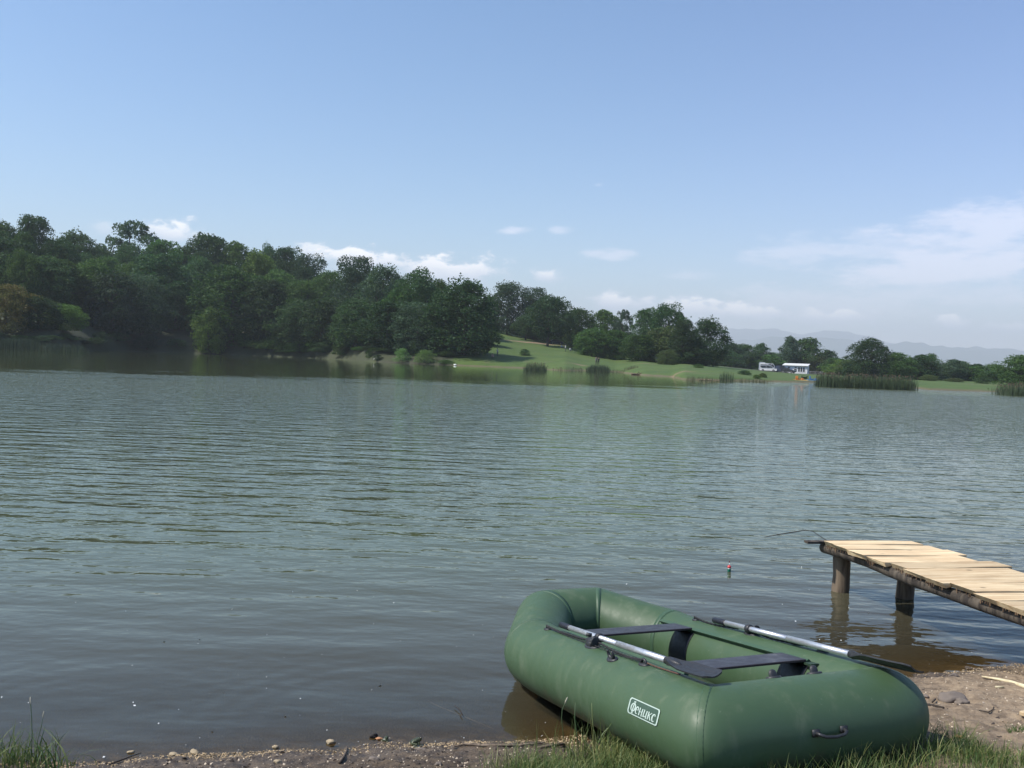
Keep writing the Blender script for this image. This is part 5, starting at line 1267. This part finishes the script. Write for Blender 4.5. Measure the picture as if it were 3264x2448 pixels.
stone('stone', (1398, 2438), (.022, .018, .014), M_GST, 'grey rounded stone at the bottom edge of the mud')
stone('stone', (1210, 2356), (.026, .012, .010), M_RSTN, 'orange-yellow stone beside the dark stone on the water line')
stone('stone', (1192, 2348), (.026, .018, .017), plain('dark_stone', (.02, .016, .014), .8), 'dark brown lump on the water line left of the small frog')
stone('stone', (3032, 2232), (.10, .06, .042), M_GST, 'largest grey-brown stone on the bank right of the boat')
stone('stone', (3064, 2242), (.045, .035, .025), M_GST, 'smaller stone leaning on the largest grey-brown one')
stone('stone', (3040, 2160), (.045, .02, .022), M_GST, 'angular chip of stone near the water right of the boat')
stone('stone', (3058, 2348), (.022, .018, .013), M_RSTN, 'small brown stone in the middle of the dry bank')
stone('stone', (1340, 2388), (.035, .015, .008), M_GST, 'flat grey stone on the mud under the frog')
stone('stone', (1190, 2422), (.03, .02, .014), M_GST, 'grey stone on the mud at lower centre')
stone('stone', (2950, 2225), (.022, .018, .013), M_GST, 'grey pebble touching the right side of the boat')
M_STK = wood('grey_stick', (.10, .075, .055), (.20, .155, .115), 2, .9); M_PSTK = wood('peeled_stick', (.62, .55, .36), (.50, .42, .26), 2, .6); M_DSTK = plain('dark_stick', (.035, .026, .02), .9)
def stick(pxs, rads, m_, label, name='stick', lift=.008, zoff=None):
    P = []
    for (x, y) in pxs:
        p = at(x, y, .05)
        for _ in range(4): p = at(x, y, max(0, gz(p[0], p[1])) + lift)
        P.append(p)
    s = MB(); s.tube(P, rads, 8, jit=.06); return tag(s.build(name, m_, None, True, recenter=True), label, 'stick')
stick([(1445, 2380), (1480, 2372), (1540, 2376), (1610, 2375), (1650, 2377)], [.004, .006, .007, .007, .006], M_STK, 'long grey driftwood stick on the mud left of the boat')
stick([(1652, 2376), (1668, 2374), (1700, 2371), (1730, 2368)], [.005, .006, .004, .003], M_STK, 'thin grey twig continuing right of the long driftwood stick')
stick([(1710, 2384), (1750, 2378), (1800, 2372)], [.006, .008, .006], M_STK, 'pale split stick by the grass left of the boat')
stick([(1082, 2430), (1095, 2412), (1103, 2395), (1106, 2380)], [.008, .007, .005, .003], M_STK, 'short brown stick pointing to the water in the mud')
stick([(1365, 2234), (1400, 2252), (1450, 2272), (1475, 2282), (1530, 2305), (1580, 2327)], [.002, .003, .003, .003, .0025, .002], M_STK, 'thin forked branch lying in the shallow water', lift=-.006)
stick([(1448, 2248), (1465, 2262), (1474, 2280)], [.002, .0025, .003], M_DSTK, 'short side twig over the branch in the shallow water', lift=.012)
stick([(3130, 2156), (3180, 2165), (3225, 2175), (3270, 2190), (3320, 2212)], [.004, .009, .012, .014, .014], M_PSTK, 'pale peeled branch at the right edge by the pier')
stick([(3172, 2190), (3200, 2190)], [.007, .007], M_PSTK, 'tiny pale wooden offcut near the peeled branch')
stick([(2955, 2246), (2980, 2250), (3008, 2256)], [.007, .008, .006], M_DSTK, 'dark stick touching the right side of the boat')
stick([(2972, 2238), (2982, 2228)], [.005, .004], M_DSTK, 'stubby upright dark twig right of the boat', lift=.015)
stick([(3120, 2264), (3150, 2270), (3165, 2262), (3168, 2254)], [.003, .003, .003, .003], M_DSTK, 'hooked dark twig on the dry bank')
stick([(350, 2436), (380, 2425), (420, 2410), (450, 2400)], [.004, .004, .003, .002], M_DSTK, 'dark twig on the mud right of the left grass tuft')
s = MB(); pb = at(3250, 2270, .25); s.box((0, 0, 0), (.26, .09, .02), np.array([[math.cos(.5), -math.sin(.5), 0], [math.sin(.5), math.cos(.5), 0], [0, 0, 1]])); o = s.build('board_offcut', M_PLANK, bevel=.003, loc=(pb[0] + .12, pb[1], gz(pb[0] + .12, pb[1]) + .012)); tag(o, 'pale sawn board offcut lying at the right edge', 'board')

# loose litter nobody could count: husks and chips along the water line, grit on the bank, specks on the water
def flakes(name, n, posf, size, m_, seed, label, lift=.002, flat=.35, tri=False):
    rg = np.random.default_rng(seed); XY, S_ = posf(rg, n); z = np.maximum(terrain(XY[:, 0], XY[:, 1]), 0) + lift
    n = len(XY); s = size * rg.uniform(.4, 1.5, n) ** 1.3 * S_
    nr = rot_pts(n, rg) * np.array([.6, .6, .3]); nr[:, 2] = np.abs(nr[:, 2]) + .55; nr /= np.linalg.norm(nr, axis=1)[:, None]
    a = np.cross(nr, rot_pts(n, rg)); a /= np.linalg.norm(a, axis=1)[:, None]; b = np.cross(nr, a); k = rg.uniform(.3, .9, n)[:, None]; s = s[:, None]
    c = np.column_stack([XY, z]); up = nr * s * flat
    V = np.stack([c - a * s, c - b * s * k, c + a * s, c + b * s * k, c + up + a * s * .2], 1).reshape(-1, 3); i = np.arange(n)[:, None] * 5
    Fq = np.concatenate([i + np.array([[q]]) for q in ()] or [i + np.array([[0, 1, 4]]), i + np.array([[1, 2, 4]]), i + np.array([[2, 3, 4]]), i + np.array([[3, 0, 4]])])
    return tag(link(name, mesh_np(name, V, Fq, 3), None, m_), label, None, None, 'stuff')
def band(rg, n):
    x = rg.uniform(-3.2, 4.6, n); w = np.where(x > 2.2, .22, .055); d = np.abs(rg.normal(0, 1, n)) * w - .03; y = lerp(NEAR, x) - d; 
    wob = (vnoise(x, y, 2.3, 5) * .10 + vnoise(x, y, 6., 6) * .05); keep = vnoise(x, y, 4., 12) + .5 > rg.uniform(0, .9, n); return np.column_stack([x, y + wob * .9 * 1.])[keep], np.ones(keep.sum())
def bank(rg, n):
    x = rg.uniform(-3, 5, n); y = lerp(NEAR, x) - rg.uniform(0, 1, n) ** .8 * np.where(x > 1.8, 3., 1.0); keep = rg.uniform(0, 1, n) < np.where(x > 1.8, 1., .55); return np.column_stack([x, y])[keep], np.ones(keep.sum())
def bank2(rg, n):
    p, s_ = bank(rg, n); k = p[:, 0] < 1.9 + rg.normal(0, .4, len(p)); return p[k], s_[k]
M_HUSK = plain('tan_husks', (.36, .27, .16), .9, var=.6, scale=40.); M_CHIP = plain('pale_chips', (.52, .43, .32), .9, var=.5, scale=60.); M_CLOD = plain('mud_clods', (.045, .034, .028), .95, var=.6, scale=30.); M_FOAM = plain('white_specks', (.7, .72, .7), .8, var=.1)
flakes('shore_husks', 14000, band, .0045, M_HUSK, 31, 'tan husks and chips washed up along the near water line')
flakes('pale_chips', 9000, bank, .0050, M_CHIP, 32, 'pale chips and shell bits scattered over the near bank')
flakes('mud_clods', 7000, bank2, .010, M_CLOD, 33, 'small dark clods covering the near bank', 0., .5)
def afloat(rg, n):
    x = rg.uniform(-3.4, 3.4, n); y = lerp(NEAR, x) + rg.uniform(.0, 1, n) ** 2.6 * 3.2 + .03; return np.column_stack([x, y]), rg.choice([.5, .7, 1., 1.6], n)
flakes('water_specks', 260, afloat, .0042, M_FOAM, 34, 'white specks and bubbles drifting on the near water', .0015, .1)

# ------------------------------------------------------------------ grass near the camera
def blades(name, base, hgt, wid, lean, label, m_=GRASS, tint=None, seed=1, parent=None, thing=None):
    rg = np.random.default_rng(seed); n = len(base); z = terrain(base[:, 0], base[:, 1]) - .004; ns = 4
    a = rg.uniform(0, 6.28, n); la = rg.uniform(0, 6.28, n); ln = lean * rg.uniform(.2, 1.5, n) * hgt; V = []; W_ = []
    dv = np.column_stack([np.cos(a), np.sin(a), a * 0]); ld = np.column_stack([np.cos(la), np.sin(la), la * 0])
    for k in range(ns + 1):
        t = k / ns; w = wid * (1 - t ** 1.5) * .5 + .0003; c = np.column_stack([base, z + hgt * (t - .25 * t * t * np.minimum(1, ln / hgt))]) + ld * (ln * t ** 2)[:, None]
        V.append(c - dv * w[:, None]); V.append(c + dv * w[:, None])
    V = np.stack(V, 1).reshape(-1, 3); i = np.arange(n)[:, None] * (2 * (ns + 1)); Fq = np.concatenate([i + np.array([[2 * k, 2 * k + 1, 2 * k + 3, 2 * k + 2]]) for k in range(ns)])
    c0 = np.array([base[:, 0].mean(), base[:, 1].mean(), float(z.mean())]); me = mesh_np(name, V - c0, Fq)
    tn = (rg.uniform(0, 1, n) ** 2 * .8 if tint is None else tint); at2 = me.attributes.new('tint', 'FLOAT', 'POINT'); at2.data.foreach_set('value', np.repeat(tn, 2 * (ns + 1)).astype(np.float32))
    o = link(name, me, parent, m_); o.location = tuple(c0); return o
rg = np.random.default_rng(77)
# the lawn edge: its upper limit follows the photo from left (hidden) to the right
LIM = [(-4, 2.6), (.05, 3.92), (.25, 4.02), (.6, 4.02), (.9, 3.80), (1.2, 3.62), (1.6, 3.82), (1.9, 4.02), (2.15, 4.10), (2.35, 4.0), (2.6, 3.85), (3.0, 3.7), (4., 3.5)]
n = 34000; bx = rg.uniform(-.1, 3.2, n); by = lerp(LIM, bx) - rg.uniform(0, 1, n) ** 1.2 * .95 + rg.normal(0, .03, n)
dn = vnoise(bx, by, 3.5, 21) + .5; kp = rg.uniform(0, 1, n) < np.where(bx > 2.25, .4, 1) * np.clip(dn * 1.6, .25, 1) * np.clip((bx + .1) / .3, 0, 1)
bx, by = bx[kp], by[kp]; hh = rg.uniform(.05, .15, len(bx)) * np.clip(.55 + (vnoise(bx, by, 5., 22) + .5), .5, 1.5) * np.where(bx > 2.2, .6, 1)
o = blades('grass', np.column_stack([bx, by]), hh, rg.uniform(.0018, .0042, len(bx)), .55, None, seed=3); tag(o, 'short green and straw-coloured grass at the foot of the boat', None, None, 'stuff')
def tuft(px_, n, rad, h, w, lean, label, seed, tint=None, name='grass_tuft', zz=.15):
    p = at(*px_, zz)
    for _ in range(3): p = at(*px_, gz(p[0], p[1]))
    rg = np.random.default_rng(seed); b = np.array([p[0], p[1]]) + rg.normal(0, rad, (n, 2)) * np.array([1.3, .8])
    hh = rg.uniform(h * .35, h, n); o = blades(name, b, hh, rg.uniform(w * .5, w, n), lean, None, seed=seed, tint=None if tint is None else np.clip(rg.normal(tint, .2, n), 0, 1)); return tag(o, label, 'grass tuft', 'grass tufts around the boat')
tuft((2010, 2412), 150, .075, .24, .008, .55, 'tallest grass tuft, leaning on the boat under its printed name', 41, .12)
tuft((1960, 2432), 130, .10, .16, .007, .8, 'dry straw-mixed tuft left below the tallest tuft', 42, .75)
tuft((1905, 2420), 60, .08, .26, .005, .35, 'thin upright grass stalks left of the tallest tuft', 43, .3)
tuft((2090, 2436), 120, .10, .13, .006, .9, 'dry tangled grass right of the tallest tuft', 44, .7)
tuft((2200, 2445), 150, .10, .17, .005, .6, 'mixed green and straw grass against the near corner of the stern', 52, .4)
tuft((2300, 2436), 60, .10, .17, .0035, .5, 'dark seeding stalks in front of the boat stern, left', 45, .25)
tuft((2620, 2420), 90, .16, .15, .0035, .5, 'seeding stalks under the carry handle', 46, .35)
tuft((2860, 2395), 80, .12, .13, .0035, .5, 'fine grass by the right end of the boat', 47, .35)
tuft((3245, 2335), 60, .03, .055, .004, .6, 'small green tuft on the dry bank at the right edge', 48, .1)
tuft((40, 2436), 150, .09, .20, .009, .8, 'thick grass tuft in the bottom left corner', 49, .2)
tuft((100, 2425), 45, .05, .24, .006, .4, 'reedy stalks at the right side of the corner tuft', 50, .1)
tuft((1480, 2470), 60, .10, .05, .003, .6, 'short sparse grass at the bottom edge left of the boat', 51, .4)
def stalk(pxs, rad, label, seedhead=True, leaf=False, mcol=(.05, .09, .03)):
    p0 = at(*pxs[0], .2)
    for _ in range(3): p0 = at(*pxs[0], gz(p0[0], p0[1]))
    P = [p0] + [atY(x, y, p0[1] + .01 * i) for i, (x, y) in enumerate(pxs[1:])]
    root = empty('grass_stalk', tuple(p0), 0, label, 'grass stalk', 'single grass stalks'); s = MB(); s.tube([q - p0 for q in P], [rad] * (len(P) - 1) + [rad * .4], 6); s.build('stem', plain('stalk_green', mcol, .6), root, True)
    if seedhead:
        s = MB(); e = P[-1] - p0; d = P[-1] - P[-2]; d /= np.linalg.norm(d)
        s.tube([e - d * .03, e - d * .018, e, e + d * .006], [.001, rad * 2.3, rad * 2.0, .0005], 7); s.build('seed_head', plain('seed_straw', (.34, .32, .24), .8), root, True)
    return root
stalk([(100, 2440), (102, 2340), (101, 2290), (98, 2245), (97, 2225)], .0016, 'tall dark stalk with a pale tip in the bottom left corner')
stalk([(112, 2430), (120, 2360), (132, 2315), (140, 2270)], .0015, 'leaning stalk with a pale seed head right of the tallest corner stalk')
stalk([(195, 2392), (180, 2355), (160, 2330), (140, 2328)], .0014, 'bent dark stalk broken over the water near the corner', False)
stalk([(1800, 2400), (1795, 2340), (1790, 2290), (1792, 2262), (1808, 2225)], .0018, 'thin crooked stalk with a small white bud left of the boat')
stalk([(1850, 2420), (1838, 2340), (1832, 2290), (1834, 2240)], .003, 'broad upright blade left of the dry tuft', False)
stalk([(1895, 2400), (1892, 2330), (1888, 2285), (1886, 2240)], .0028, 'yellow-green upright blade right of the broad blade', False, mcol=(.14, .17, .06))
stalk([(2330, 2440), (2322, 2400), (2316, 2370), (2313, 2352)], .0016, 'purple-brown seeding stalk in front of the boat corner', mcol=(.07, .05, .04))
stalk([(2820, 2400), (2790, 2375), (2800, 2350), (2816, 2330)], .0016, 'forked pale stalk under the right end of the boat', mcol=(.16, .17, .08))

# ------------------------------------------------------------------ frogs at the water line
M_FROG = None
def frog_mat():
    def b(N):
        co = obj_co(N); z = N.new('ShaderNodeSeparateXYZ', i_0=co).outputs[2]; n = N.noise(co, 110., 3., .6)
        c = N.mix(N.step(n, .42, .58), (.085, .10, .045, 1), (.022, .028, .015, 1)); c = N.mix(N.step(z, .016, .006), c, (.5, .48, .30, 1))
        P = N.new('ShaderNodeBsdfPrincipled', i_Base_Color=c, i_Roughness=.35); return P.outputs[0]
    return mat('frog_skin', b)
M_FROG = frog_mat(); M_EYE = plain('frog_eye', (.03, .022, .01), .15)
def frog(px_, sc, rz, label):
    p = at(*px_, .03); z = max(.0, gz(p[0], p[1])); root = empty('frog', (p[0], p[1], z - .001), rz, label, 'frog', 'frogs at the near water line'); root.scale = (sc,) * 3
    J = [((-.030, 0, .016), .012), ((-.012, 0, .024), .019), ((.010, 0, .032), .018), ((.030, 0, .036), .013), ((.043, 0, .034), .007)]
    E = [(0, 1), (1, 2), (2, 3), (3, 4)]
    for sg in (-1, 1):
        b = len(J); J += [((-.028, sg * .014, .016), .010), ((.000, sg * .032, .018), .009), ((-.034, sg * .030, .006), .0055), ((-.008, sg * .038, .002), .004), ((.010, sg * .046, .001), .002), ((.013, sg * .038, .001), .002)]; E += [(0, b), (b, b + 1), (b + 1, b + 2), (b + 2, b + 3), (b + 3, b + 4), (b + 3, b + 5)]
        b = len(J); J += [((.014, sg * .015, .024), .007), ((.010, sg * .026, .013), .0045), ((.024, sg * .026, .002), .0035), ((.033, sg * .030, .001), .0018), ((.034, sg * .022, .001), .0018)]; E += [(2, b), (b, b + 1), (b + 1, b + 2), (b + 2, b + 3), (b + 2, b + 4)]
    me = bpy.data.meshes.new('body'); me.from_pydata([j[0] for j in J], E, []); o = link('body', me, root, M_FROG, False); o.modifiers.new('skin', 'SKIN').use_smooth_shade = True; q = o.modifiers.new('sub', 'SUBSURF'); q.levels = q.render_levels = 2
    bm_ = bmesh.new(); bm_.from_mesh(me); ly = bm_.verts.layers.skin.verify()
    for i, v in enumerate(bm_.verts): v[ly].radius = (J[i][1],) * 2; v[ly].use_root = (i == 0)
    bm_.to_mesh(me); bm_.free()
    for sg in (-1, 1):
        q = MB(); q.lathe((.029, sg * .0095, .044), [(.0001, -.005), (.0045, -.003), (.0055, 0), (.0045, .0035), (.0001, .005)], 12); q.build('eye', M_EYE, root, True)
frog((1326, 2356), .78, RAD(28), 'larger green-spotted frog sitting at the water line')
frog((1230, 2344), .5, RAD(70), 'smaller brown-green frog left of the larger one')
